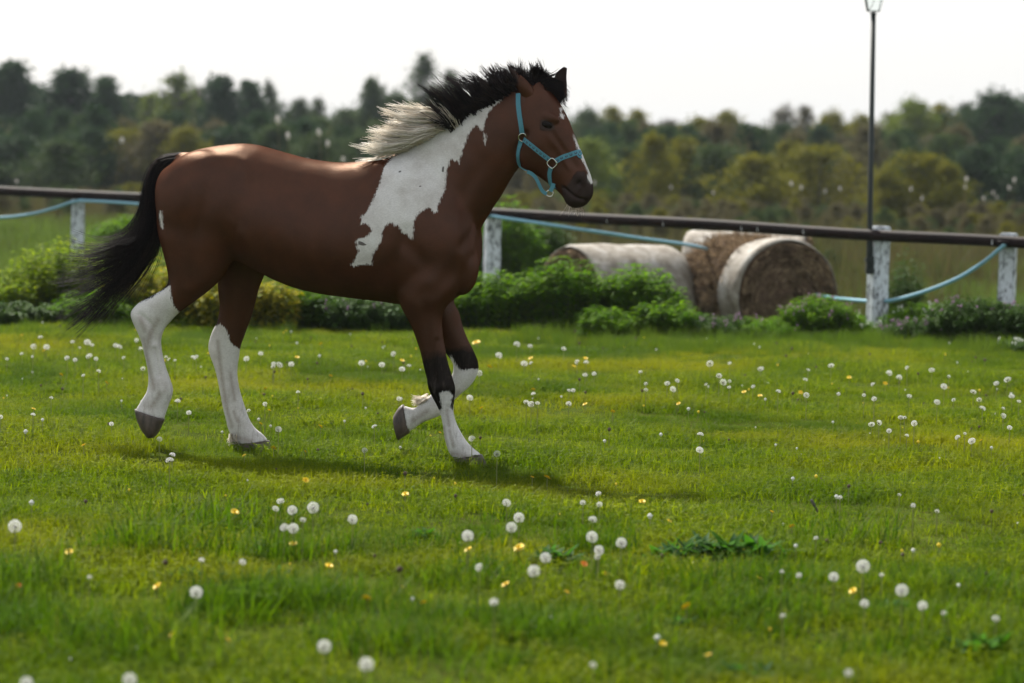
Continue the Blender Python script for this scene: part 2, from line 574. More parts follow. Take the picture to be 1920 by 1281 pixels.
m_nettle = leaf_mat('nettle_leaf', [(.3, (.025, .09, .004)), (.7, (.075, .18, .006))], trans=.6, scale=5, rough=.6, var=(.12, .20, .012), tint=(1.0, 1.1, .4))
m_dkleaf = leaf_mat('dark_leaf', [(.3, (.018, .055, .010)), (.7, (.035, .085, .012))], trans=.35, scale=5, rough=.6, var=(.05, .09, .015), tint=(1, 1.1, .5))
m_yelleaf = leaf_mat('yellowing_leaf', [(.35, (.045, .10, .010)), (.6, (.10, .16, .010))], trans=.45, scale=4, rough=.6, var=(.42, .34, .015), tint=(1, 1, .4))
m_lime = leaf_mat('young_leaf', [(.3, (.06, .15, .004)), (.7, (.13, .22, .005))], trans=.62, scale=5, rough=.6, var=(.22, .26, .015), tint=(1, 1.05, .4))
m_stem, nt, b = new_mat('green_stem'); b.inputs['Base Color'].default_value = (.05, .08, .015, 1); b.inputs['Roughness'].default_value = .6
m_purple, nt, b = new_mat('purple_flower'); b.inputs['Base Color'].default_value = (.36, .18, .34, 1); b.inputs['Roughness'].default_value = .7
m_whitefl, nt, b = new_mat('white_flower'); b.inputs['Base Color'].default_value = (.65, .65, .6, 1); b.inputs['Roughness'].default_value = .7
G1 = 'weeds growing in a row in front of the fence'
WB = [
    ('nettle_clump', 'lime green weed clump at the left edge of the picture below the rail', m_lime, -70, 80, 505, 27.2, 60, .07, 0, 0),
    ('nettle_clump', 'bright lime green weed mound in front of the left fence post', m_lime, 20, 200, 448, 27.6, 90, .07, 0, 0),
    ('nettle_clump', 'weed mound behind the long loose tips of the horse tail', m_lime, 150, 320, 466, 27.4, 80, .07, 0, 0),
    ('nettle_clump', 'low dark weeds beside the grass at the left edge', m_dkleaf, -40, 150, 565, 26.4, 60, .06, 0, 0),
    ('nettle_clump', 'dark green weeds below the blown tail of the horse', m_nettle, 110, 260, 545, 26.3, 60, .07, 0, 0),
    ('yellowing_weed', 'weeds with yellow leaves behind the lifted hind leg', m_yelleaf, 200, 400, 480, 26.7, 95, .07, 0, 0),
    ('yellowing_weed', 'weeds with yellow leaves between the two hind legs', m_yelleaf, 350, 500, 515, 26.4, 70, .07, 0, 0),
    ('yellowing_weed', 'weeds with a few yellow leaves just in front of the far hind leg', m_yelleaf, 455, 560, 520, 26.6, 55, .07, 0, 0),
    ('nettle_clump', 'nettles below the middle of the horse belly', m_nettle, 500, 650, 522, 27.0, 80, .065, 0, 0),
    ('nettle_clump', 'dark nettles behind the elbow of the near foreleg', m_dkleaf, 600, 780, 548, 26.6, 80, .065, .1, 1),
    ('nettle_clump', 'nettles seen between and behind the forelegs', m_nettle, 730, 880, 540, 26.8, 60, .065, 0, 0),
    ('nettle_clump', 'broad nettle clump right of the forelegs under the white post', m_nettle, 858, 1005, 508, 27.0, 100, .07, 0, 0),
    ('nettle_clump', 'tall rounded nettle bush under the nose of the horse', m_nettle, 980, 1135, 484, 26.9, 120, .075, 0, 0),
    ('nettle_clump', 'pointed nettle bush in front of the gap between the left and right bales', m_nettle, 1128, 1266, 497, 26.9, 110, .075, 0, 0),
    ('nettle_clump', 'low nettles between the two tall nettle bushes', m_nettle, 1075, 1190, 575, 26.2, 50, .065, 0, 0),
    ('nettle_clump', 'small spreading nettles beside the torn side of the bale', m_nettle, 1190, 1300, 562, 26.3, 50, .07, 0, 0),
    ('ground_weed', 'low weeds with tiny pale flowers in front of the right bale', m_dkleaf, 1270, 1400, 588, 26.4, 70, .045, .10, 1),
    ('ground_weed', 'low dark weeds at the foot of the hay on the right bale', m_nettle, 1370, 1500, 594, 26.5, 60, .045, .06, 1),
    ('dead_nettle', 'round bush topped with pink flowers at the right end of the bale', m_nettle, 1476, 1596, 553, 26.6, 130, .05, .12, 1),
    ('ground_weed', 'low weeds at the left foot of the lamp post', m_nettle, 1570, 1640, 592, 27.0, 40, .045, .15, 2),
    ('dead_nettle', 'leafy weeds just right of the white post below the lamp', m_nettle, 1665, 1780, 568, 27.2, 75, .055, .1, 2),
    ('dead_nettle', 'purple flowered weeds low at the right foot of the lamp post', m_dkleaf, 1660, 1790, 598, 26.2, 75, .045, .25, 1),
    ('dark_bush', 'dark bush below the rail at the right edge of the picture', m_dkleaf, 1745, 1905, 558, 25.9, 190, .055, .06, 1),  # this bush and the next have dark leaves
    ('dark_bush', 'very dark bush running out of the right edge of the picture', m_dkleaf, 1840, 2020, 562, 25.7, 190, .055, .06, 1),
    ('ground_weed', 'small dark weed with white flowers at the right edge of the lawn', m_dkleaf, 1880, 1990, 636, 24.6, 60, .045, .2, 2),
]
for i, (nm, lb, mt, a, c, yt, Y, n, L, fl, fm) in enumerate(WB):
    weed_bush(nm, lb, G1, (mt, m_stem, (m_purple, m_purple, m_whitefl)[fm]), a, c, yt, Y, n, L, .5, 11, i, flowers=fl)
weed_bush('shrub', 'soft green shrub behind the fence under the neck of the horse', None, (m_nettle, m_stem), 880, 1010, 372, 36.5, 130, .09, .8, 14, 91, cat='shrub')
weed_bush('shrub', 'darker green shrub behind the fence post right of the horse chest', None, (m_dkleaf, m_stem), 955, 1075, 392, 37.5, 130, .09, .8, 14, 92, cat='shrub')
weed_bush('shrub', 'grassy green shrub behind the fence left of the horse hindquarters', None, (m_nettle, m_stem), 175, 290, 405, 39, 90, .09, .8, 12, 93, cat='shrub')
weed_bush('shrub', 'brown and green shrub behind the fence just right of the lamp', None, (m_dkleaf, m_stem), 1655, 1730, 470, 32, 60, .06, .5, 12, 94, cat='shrub')

# ------------------------------------------------------------------ the fence
def Yf(px):
    return 1.0 / (1 / 34.0 + (px - 147) / (1650 - 147.0) * (1 / 27.5 - 1 / 34.0))
m_rust, nt, b = new_mat('rusty_pipe')
n1 = noise_tex(nt, 5, 5, .7, stretch=(1, 1, 1)); n2 = noise_tex(nt, 40, 4, .7)
c = ramp(nt, n1.outputs['Fac'], [(.35, (.007, .004, .004)), (.62, (.018, .009, .008)), (.8, (.05, .026, .022))]).outputs[0]
nt.links.new(c, b.inputs['Base Color']); b.inputs['Roughness'].default_value = .7
b.inputs['Specular IOR Level'].default_value = .15
bump(nt, b, n2.outputs['Fac'], .4, .004)
m_white, nt, b = new_mat('flaking_whitewash')
n1 = noise_tex(nt, 22, 5, .75, stretch=(1, 1, .5)); n2 = noise_tex(nt, 4, 3, .6)
c = ramp(nt, n1.outputs['Fac'], [(.40, (.06, .06, .06)), (.46, (.30, .32, .34)), (.52, (.62, .66, .70))]).outputs[0]
c = mixc(nt, mth(nt, 'MULTIPLY', n2.outputs['Fac'], .35), c, (.35, .38, .42))
nt.links.new(c, b.inputs['Base Color']); b.inputs['Roughness'].default_value = .85
bump(nt, b, n1.outputs['Fac'], .5, .006)
m_hose, nt, b = new_mat('blue_hose')
b.inputs['Base Color'].default_value = (.16, .36, .46, 1); b.inputs['Roughness'].default_value = .28
b.inputs['Specular IOR Level'].default_value = .8
m_clip, nt, b = new_mat('pale_clip'); b.inputs['Base Color'].default_value = (.5, .5, .5, 1); b.inputs['Roughness'].default_value = .5

def post(px, ytop, w, rot, label, grp='whitewashed fence posts'):
    Y = Yf(px) + .16
    base = ground_at(px, Y)
    x0 = P(px, ytop, Y)
    base.x = x0.x - .012 * (x0.z - base.z)
    hh = x0.z - base.z
    root = empty('fence_post', base, label, 'fence post', grp)
    bm = bmesh.new()
    bmesh.ops.create_cube(bm, size=1)
    for v in bm.verts:
        v.co = Vector((v.co.x * w, v.co.y * w, (v.co.z + .5) * (hh + .3) - .3))
    bmesh.ops.bevel(bm, geom=[e for e in bm.edges], offset=.012, segments=2, affect='EDGES')
    bmesh.ops.subdivide_edges(bm, edges=[e for e in bm.edges if e.calc_length() > .3], cuts=14)
    for v in bm.verts:
        q = v.co
        d = .006 * mnoise.noise(Vector((q.x * 8, q.y * 8, q.z * 5 + px)))
        v.co += Vector((q.x, q.y, 0)).normalized() * d if (q.x or q.y) else Vector()
        v.co.x += .012 * max(0, q.z)
    me = bpy.data.meshes.new('fence_post')
    bm.to_mesh(me); bm.free()
    me.materials.append(m_white)
    o = bpy.data.objects.new('shaft', me)
    COL.objects.link(o)
    o.parent = root
    root.rotation_euler.z = rot
    # iron strap that holds the rail
    r0 = P(px, rail_y(px), Yf(px))
    V, Fc = tube([Vector((-.5 * w, -.02, 0)), Vector((-.3 * w, -.25, .0)), Vector((0, -.27, .0)), Vector((.3 * w, -.25, 0)), Vector((.5 * w, -.02, 0))], .008, 6)
    V = [Vector((v.x, v.y + .02, v.z * 2.2 + (r0.z - base.z))) for v in V]
    o2 = mesh_obj('bracket', V, Fc, m_rust)
    o2.parent = root
    return root
rail_pts = [(-900, 300), (-300, 341), (0, 357.5), (147, 364.5), (265, 370.5), (600, 385), (925, 400), (1300, 420), (1647, 441.5), (1920, 455.5), (2300, 478), (2900, 512)]
def rail_y(px):
    for (a, ya), (c, yc) in zip(rail_pts, rail_pts[1:]):
        if a <= px <= c: return ya + (yc - ya) * (px - a) / (c - a)
    return 400
post(147, 372, .155, .12, 'whitewashed post under the rail left of the horse tail')
post(925, 402, .155, .3, 'whitewashed post right of the horse chest')
post(1650, 424, .165, .32, 'flaking whitewashed post with the lamp pole standing at its left side')
post(1892, 437, .15, -.35, 'grey shaded post at the right edge where the hose is tied up')
post(-640, 330, .155, .1, 'whitewashed post outside the left edge')
post(2420, 478, .155, .1, 'whitewashed post outside the right edge')
rp = catmull([(x, y) for x, y in rail_pts], 90)
pts = [P(x, y + .7 * math.sin(x * .013), Yf(x)) for x, y in rp]
V, Fc = tube(pts, .056, 14)
rail = mesh_obj('rail', V, Fc, m_rust)
tag(rail, 'long dark rusty pipe rail running across the whole picture behind the horse', 'fence rail')
for x, tall in ((60, 8), (388, 8), (1138, 9), (1243, 9), (1390, 7), (1420, 9), (1506, 10), (1860, 8)):
    c = P(x, rail_y(x) + 2, Yf(x) - .058)
    v, f = box(c.x, c.y, c.z, .010, .014, .045)
    mesh_obj('clip', v, f, m_clip, rail, shade=False)
# hose: sags from post to post, passes behind the hay and is tied up again
hz = [(-500, 380, -.1), (-200, 412, -.1), (-20, 409, -.08), (50, 403, -.08), (100, 391, -.08), (140, 378, -.08), (165, 377, -.09), (265, 383, -.09), (450, 400, 0), (700, 405, 0), (900, 404, -.02), (945, 409, -.08),
      (1100, 432, 0), (1200, 447, .5), (1300, 461, 1.6), (1340, 475, 3.0), (1450, 530, 4.2), (1540, 555, 2.6), (1590, 562, .9), (1640, 565, .25), (1680, 562, .1), (1740, 545, .0), (1800, 520, -.03), (1845, 491, -.06), (1872, 469, -.08), (1885, 458, -.07)]
hp = catmull(hz, 150)
pts = [P(x, y, Yf(x) + d) for x, y, d in hp]
V, Fc = tube(pts, .019, 10)
tag(mesh_obj('hose', V, Fc, m_hose), 'pale blue hose sagging between the fence posts under the rail', 'hose')

# ------------------------------------------------------------------ the lamp
m_dkgreen, nt, b = new_mat('dark_green_paint'); b.inputs['Base Color'].default_value = (.003, .009, .007, 1); b.inputs['Roughness'].default_value = .6
m_glass, nt, b = new_mat('lamp_glass')
b.inputs['Base Color'].default_value = (.95, .98, .97, 1); b.inputs['Roughness'].default_value = .05; b.inputs['Transmission Weight'].default_value = 1; b.inputs['IOR'].default_value = 1.1
YL = 27.60
lb_ = P(1630, 512, YL)
lamp = empty('garden_lamp', Vector((lb_.x, lb_.y, gz(lb_.x, lb_.y))), 'tall thin dark pole with a small lantern fixed to the fence post', 'lamp')
top = P(1637.5, 27, YL)
bot = P(1630, 514, YL)
V, Fc = tube([bot, P(1630.2, 470, YL), P(1631, 430, YL), top], [.032, .032, .027, .024], 12)
mesh_obj('pole', V, Fc, m_dkgreen, lamp)
q = P(1631, 497, YL)
v, f = join([box(q.x, q.y, q.z, .075, .06, .17), box(q.x - .012, q.y - .02, q.z + .05, .085, .05, .03), box(q.x, q.y - .01, q.z - .05, .088, .05, .03)])
mesh_obj('clamp', v, f, m_dkgreen, lamp, shade=False)
V, Fc = tube([top - Vector((0, 0, .01)), top + Vector((0, 0, .004)), top + Vector((0, 0, .02))], [.02, .034, .02], 12)
mesh_obj('collar', V, Fc, m_dkgreen, lamp)
def ring4(z, r): return [top + Vector((sx * r, sy * r, z)) for sx, sy in ((-1, -1), (1, -1), (1, 1), (-1, 1))]
low4, high4 = ring4(.03, .055), ring4(.20, .088)
for i in range(4):
    j = (i + 1) % 4
    a, bq, cq, dq = low4[i], low4[j], high4[j], high4[i]
    nn = ((bq - a).cross(dq - a)).normalized() * .002
    V = [a, bq, cq, dq, a + nn, bq + nn, cq + nn, dq + nn]
    mesh_obj('pane', V, [(0, 1, 2, 3), (7, 6, 5, 4), (0, 4, 5, 1), (1, 5, 6, 2), (2, 6, 7, 3), (3, 7, 4, 0)], m_glass, lamp, shade=False)
fr_ = [tube([low4[i], high4[i]], .0035, 6) for i in range(4)] + [tube([low4[i], low4[(i + 1) % 4]], .0035, 6) for i in range(4)] + [tube([high4[i], high4[(i + 1) % 4]], .006, 6) for i in range(4)]
fr_.append(tube([P(1624, 18, YL), P(1629, 18.5, YL), P(1633, 15, YL), P(1637, 6, YL), P(1639, 0, YL)], .0035, 6))
V, Fc = join(fr_)
mesh_obj('frame', V, Fc, m_dkgreen, lamp)
r4 = ring4(.205, .105)
V = r4 + [top + Vector((sx * .03, sy * .03, .28)) for sx, sy in ((-1, -1), (1, -1), (1, 1), (-1, 1))] + [top + Vector((0, 0, .33))]
mesh_obj('roof', V, [(3, 2, 1, 0), (0, 1, 5, 4), (1, 2, 6, 5), (2, 3, 7, 6), (3, 0, 4, 7), (4, 5, 8), (5, 6, 8), (6, 7, 8), (7, 4, 8)], m_dkgreen, lamp, shade=False)

# ------------------------------------------------------------------ the bales
m_hay, nt, b = new_mat('weathered_hay')
n1 = noise_tex(nt, 16, 6, .8, dist=1.2); n2 = noise_tex(nt, 60, 4, .8, stretch=(1, 1, 3)); n3 = noise_tex(nt, 3, 3, .6)
c = ramp(nt, n1.outputs['Fac'], [(.3, (.035, .022, .014)), (.5, (.14, .09, .055)), (.7, (.30, .215, .135))]).outputs[0]
c = mixc(nt, mth(nt, 'MULTIPLY', n3.outputs['Fac'], .5), c, (.09, .055, .04))
nt.links.new(c, b.inputs['Base Color']); b.inputs['Roughness'].default_value = .95; b.inputs['Specular IOR Level'].default_value = .1
bump(nt, b, n2.outputs['Fac'], 1.0, .03)
m_net, nt, b = new_mat('net_wrap')
n1 = noise_tex(nt, 5, 5, .7); n2 = noise_tex(nt, 50, 3, .7)
c = ramp(nt, n1.outputs['Fac'], [(.34, (.09, .07, .045)), (.5, (.20, .175, .14)), (.66, (.33, .31, .28))]).outputs[0]
nt.links.new(c, b.inputs['Base Color']); b.inputs['Roughness'].default_value = .8
bump(nt, b, n2.outputs['Fac'], .5, .01)
m_straw = leaf_mat('loose_hay', [(.38, (.06, .038, .022)), (.62, (.36, .26, .16))], trans=.2, scale=9, rough=.9, spec=.04)

def bale(label, cpx, cpy, Y, dirxy, R, L, wraps, seed, squash=.95):
    """round bale: the centre of its near end at the given point, dirxy the way its axis runs from there"""
    rg = random.Random(seed)
    c0 = P(cpx, cpy, Y)
    ax = Vector((dirxy[0], dirxy[1], 0)).normalized()
    sd = Vector((-ax.y, ax.x, 0))
    base = c0 + ax * (L / 2); base.z = c0.z - R * squash
    root = empty('hay_bale', base, label, 'hay bale', 'round hay bales behind the fence')
    def pt(u, th, r):
        return c0 + ax * (u * L) + sd * (r * math.cos(th)) + Vector((0, 0, r * squash * math.sin(th)))
    n, m = 72, 26
    V, Fc = [], []
    for i in range(m + 1):
        u = i / m
        for k in range(n):
            th = 2 * math.pi * k / n
            q = pt(u, th, R)
            e = min(1, min(u, 1 - u) * 14)
            r = R * (.97 + .03 * e) + (.012 if not any(a_ <= u <= c_ for a_, c_ in wraps) else 0) + .035 * mnoise.noise(q * 5 + Vector((seed, 0, 0))) + .016 * mnoise.noise(q * 17)
            V.append(pt(u, th, r))
    for i in range(m):
        for k in range(n):
            a, bq = i * n + k, i * n + (k + 1) % n
            Fc.append((a, a + n, bq + n, bq))
    for u, ring in ((0, 0), (1, m * n)):
        prev = [ring + k for k in range(n)]
        for j, rr in enumerate((.85, .7, .55, .4, .25, .12)):
            cur = []
            for k in range(n):
                th = 2 * math.pi * k / n
                q = pt(u, th, R * rr)
                bulge = (-1 if u == 0 else 1) * (.03 * math.sqrt(max(0, 1 - rr * rr)) + .030 * mnoise.noise(q * 7 + Vector((seed, 3, 1))) + .014 * math.sin(rr * 60 + th))
                cur.append(len(V)); V.append(q + ax * bulge)
            for k in range(n):
                a, bq, cc, dd = prev[k], prev[(k + 1) % n], cur[(k + 1) % n], cur[k]
                Fc.append((a, bq, cc, dd) if u == 0 else (a, dd, cc, bq))
            prev = cur
        Fc.append(tuple(prev) if u == 0 else tuple(reversed(prev)))
    mesh_obj('hay', V, Fc, m_hay, root)
    for u0, u1 in wraps:
        V, Fc = [], []
        mm = max(3, int((u1 - u0) * 26))
        for sgn, rr in ((0, R + .028), (1, R + .014)):
            for i in range(mm + 1):
                for k in range(n):
                    th = 2 * math.pi * k / n
                    e0 = u0 + (.04 * mnoise.noise(Vector((math.cos(th) * 2, math.sin(th) * 2, seed))) if u0 > .02 else 0)
                    e1 = u1 + (.05 * mnoise.noise(Vector((math.cos(th) * 2, math.sin(th) * 2, seed + 5))) if u1 < .98 else 0)
                    u = e0 + (e1 - e0) * i / mm
                    q = pt(u, th, R)
                    r = rr + .016 * mnoise.noise(q * 4 + Vector((seed, 0, 0))) - (.02 if (u < .012 or u > .988) else 0)
                    V.append(pt(u, th, r))
        off = (mm + 1) * n
        for i in range(mm):
            for k in range(n):
                a, bq = i * n + k, i * n + (k + 1) % n
                Fc.append((a, a + n, bq + n, bq))
                Fc.append((off + bq, off + bq + n, off + a + n, off + a))
        for k in range(n):
            k2 = (k + 1) % n
            Fc.append((k, k2, off + k2, off + k))
            a, bq = mm * n + k, mm * n + k2
            Fc.append((a, off + a, off + bq, bq))
        mesh_obj('net_wrap', V, Fc, m_net, root)
    # loose stalks standing out of the hay
    V, Fc = [], []
    def stalk(p, d, L_):
        s = d.cross(Vector((rg.uniform(-1, 1), rg.uniform(-1, 1), rg.uniform(-1, 1)))).normalized() * .0055
        i0 = len(V)
        V.extend([p - s, p + s, p + d * L_ * .5 + s * .7 + Vector((0, 0, -.01)), p + d * L_ * .5 - s * .7 + Vector((0, 0, -.01)), p + d * L_ + Vector((0, 0, -.03 * rg.random()))])
        Fc.extend([(i0, i0 + 1, i0 + 2, i0 + 3), (i0 + 3, i0 + 2, i0 + 4)])
    def bare(u): return not any(a < u < c for a, c in wraps)
    for _ in range(9000):
        u, th = rg.random(), rg.uniform(-.3, 3.5)
        if not bare(u): continue
        nrm_ = sd * math.cos(th) + Vector((0, 0, math.sin(th)))
        tng = ax * rg.uniform(-1, 1) + sd * (-math.sin(th)) * rg.uniform(-1, 1) + Vector((0, 0, math.cos(th))) * rg.uniform(-1, 1)
        stalk(pt(u, th, R - .005), (nrm_ * rg.uniform(.1, .6) + tng).normalized(), rg.uniform(.06, .22))
    for _ in range(2600):
        rr, th = math.sqrt(rg.random()) * .96, rg.uniform(0, 6.28)
        tng = sd * (-math.sin(th)) + Vector((0, 0, math.cos(th)))
        stalk(pt(0, th, R * rr) - ax * .02, (-ax * rg.uniform(.05, .35) + tng * rg.choice((-1, 1)) + sd * rg.uniform(-.3, .3)).normalized(), rg.uniform(.05, .13))
    o = mesh_obj('loose_stalks', V, Fc, m_straw, root, shade=False)
    o['kind'] = 'stuff'
    return root
bale('large round hay bale with a torn net at the right, brown end facing the camera', 1478, 556, 30.6, (-.46, .89), .625, 1.30, [(0, .30)], 3)
bale('pale net wrapped round bale left of the torn bale behind the nettles', 1066, 562, 30.9, (.84, .54), .605, 1.28, [(0, 1)], 11)
bale('round bale lying behind the other two bales', 1512, 534, 34.2, (-.98, .2), .63, 1.45, [(0, 1)], 21)
# ------------------------------------------------------------------ the wood
def tree_mats(nm, c0, c1, var, trans=.35):
    return leaf_mat(nm, [(.35, c0), (.65, c1)], trans=trans, scale=.35, rough=.7, var=var, spec=.04)
mt_dark = tree_mats('dark_crown', (.010, .026, .014), (.020, .042, .018), (.030, .058, .020))
mt_mid = tree_mats('mid_crown', (.020, .042, .016), (.038, .064, .020), (.060, .088, .025))
mt_yel = tree_mats('olive_crown', (.055, .066, .006), (.10, .105, .008), (.18, .165, .012))
mt_lime = tree_mats('fresh_crown', (.06, .10, .014), (.11, .15, .018), (.15, .19, .025))
mt_twig = tree_mats('twiggy_crown', (.055, .045, .030), (.085, .07, .045), (.12, .11, .04))
m_bark, nt, b = new_mat('bark')
nb_ = noise_tex(nt, 3, 4, .7, stretch=(1, 1, .3))
nt.links.new(ramp(nt, nb_.outputs['Fac'], [(.35, (.035, .030, .025)), (.65, (.13, .12, .11))]).outputs[0], b.inputs['Base Color'])
b.inputs['Roughness'].default_value = .9

def make_tree_meshes(seed, kind):
    """crown and trunk of a 10 m tree, to be scaled"""
    rg = random.Random(seed)
    V, Fc, A = [], [], []
    TV, TF = [], []
    def addt(pts, rads, n=6):
        v, f = tube(pts, rads, n, False)
        k = len(TV); TV.extend(v); TF.extend(tuple(i + k for i in q) for q in f)
    if kind == 'column': w, z0, ncl, nl, ls, sp = 1.9, 1.0, 150, 55, .17, 1.0
    elif kind == 'airy': w, z0, ncl, nl, ls, sp = 2.0, 2.4, 70, 26, .15, .9
    elif kind == 'round': w, z0, ncl, nl, ls, sp = 3.0, 1.0, 170, 50, .17, 1.25
    elif kind == 'twig': w, z0, ncl, nl, ls, sp = 2.5, 1.2, 80, 28, .14, 1.1
    else: w, z0, ncl, nl, ls, sp = 3.2, .2, 110, 50, .18, 1.2
    bx, by = rg.uniform(-.4, .4), rg.uniform(-.4, .4)
    top_ = 9.3
    trunk = [Vector((bx * t * t, by * t * t, top_ * t)) for t in (0, .2, .4, .6, .8, 1)]
    addt(trunk if kind != 'shrub' else [q * .8 for q in trunk], [.17, .14, .11, .08, .05, .015], 8)
    lobes = [(rg.uniform(0, 6.28), rg.uniform(.35, .75), rg.uniform(.55, 1.15)) for _ in range(5)]
    for c in range(ncl):
        t = rg.random() ** .8
        z = z0 + (9.45 - z0) * t
        if kind in ('column',): prof = math.sin(math.pi * min(1, .14 + .84 * t)) ** .38
        elif kind == 'airy': prof = math.sin(math.pi * (.1 + .88 * t)) ** .8
        else: prof = math.sin(math.pi * min(1, .2 + .76 * t)) ** .42
        an = rg.uniform(0, 6.283)
        lb = lobes[c % 5]
        an = lb[0] + rg.gauss(0, .8)
        rad = w * prof * rg.uniform(.2, 1.0) * (lb[2] if abs(t - lb[1]) < .3 else .75) * (1 - .45 * max(0, t - .85) / .15)
        tz = min(1, z / top_ * .92)
        axp = Vector((bx * tz * tz, by * tz * tz, z))
        cc = axp + Vector((math.cos(an) * rad, math.sin(an) * rad, rg.uniform(-.3, .3)))
        zs = min(max(.3, z - rad * .55 - .2), 7.2 if kind == 'shrub' else 9)
        tq = zs / top_ / (.8 if kind == 'shrub' else 1)
        st = Vector((bx * tq * tq * (.8 if kind == 'shrub' else 1), by * tq * tq * (.8 if kind == 'shrub' else 1), zs))
        if kind != 'shrub' or rg.random() < .3:
            addt([st, (st + cc) / 2 + Vector((0, 0, .12)), cc], [.045, .028, .008], 4)
        var = rg.random() * .6
        if kind in ('twig', 'airy'):
            for _ in range(14):
                d = Vector((rg.gauss(0, 1), rg.gauss(0, 1), rg.uniform(.2, 1.6))).normalized()
                addt([cc - d * .1, cc + d * rg.uniform(.5, 1.0)], [.012, .004], 3)
        for _ in range(nl):
            d = Vector((rg.gauss(0, 1), rg.gauss(0, 1), rg.gauss(0, .8)))
            p = cc + d * (sp * .52 * (1 - .45 * max(0, t - .7) / .3))
            if p.z < .05: continue
            a = Vector((rg.gauss(0, 1), rg.gauss(0, 1), rg.gauss(0, 1))).normalized()
            bq = a.cross(Vector((rg.gauss(0, 1), rg.gauss(0, 1), rg.gauss(0, 1)))).normalized()
            s = ls * rg.uniform(.6, 1.3)
            i0 = len(V)
            V.extend([p - a * s, p + bq * s * .5, p + a * s, p - bq * s * .5])
            A.extend([min(1, var + rg.random() * .4)] * 4)
            Fc.append((i0, i0 + 1, i0 + 2, i0 + 3))
    def mk(nm, v, f, at=None):
        me = bpy.data.meshes.new(nm)
        me.from_pydata([tuple(q) for q in v], [], f)
        if at:
            aa = me.attributes.new('leafvar', 'FLOAT', 'POINT'); aa.data.foreach_set('value', np.array(at, dtype=np.float32))
        return me
    return mk('crown', V, Fc, A), mk('trunk', TV, TF)
wild = []
TREES = {}
def tree_mesh(kind, mat, variant):
    key = (kind, mat.name, variant)
    if key not in TREES:
        g = TREES.get((kind, variant))
        if g is None:
            g = TREES[(kind, variant)] = make_tree_meshes(100 + variant * 7 + len(kind), kind)
            g[1].materials.append(m_bark)
        cm = g[0].copy()
        cm.materials.append(mat)
        TREES[key] = (cm, g[1])
    return TREES[key]

def plant_tree(name, label, kind, mat, px, ytop, wpx, D, variant, group):
    D = D * (.52 if kind == 'shrub' else .66)
    base = ground_at(px, D)
    ztop = P(px, ytop, D).z
    h = (ztop - base.z) / 10.0
    nomw = {'column': 4.2, 'airy': 4.4, 'round': 6.4, 'twig': 5.6, 'shrub': 6.8}[kind]
    sx = (wpx / F * D) / nomw * {'column': 1.65, 'airy': 1.6, 'round': 1.45, 'twig': 1.5, 'shrub': 1.6}[kind]
    cm, tm = tree_mesh(kind, mat, variant)
    root = empty(name, base, label, 'tree' if kind != 'shrub' else 'bush', group)
    rz = random.uniform(0, 6.28)
    root.rotation_euler.z = rz
    root.scale = (sx, sx, h)
    for nm, me in (('trunk', tm), ('crown', cm)):
        o = bpy.data.objects.new(nm, me)
        COL.objects.link(o)
        o.parent = root
D_, M_, Y_, L_, T_ = mt_dark, mt_mid, mt_yel, mt_lime, mt_twig
GT = 'trees of the wood beyond the meadow'
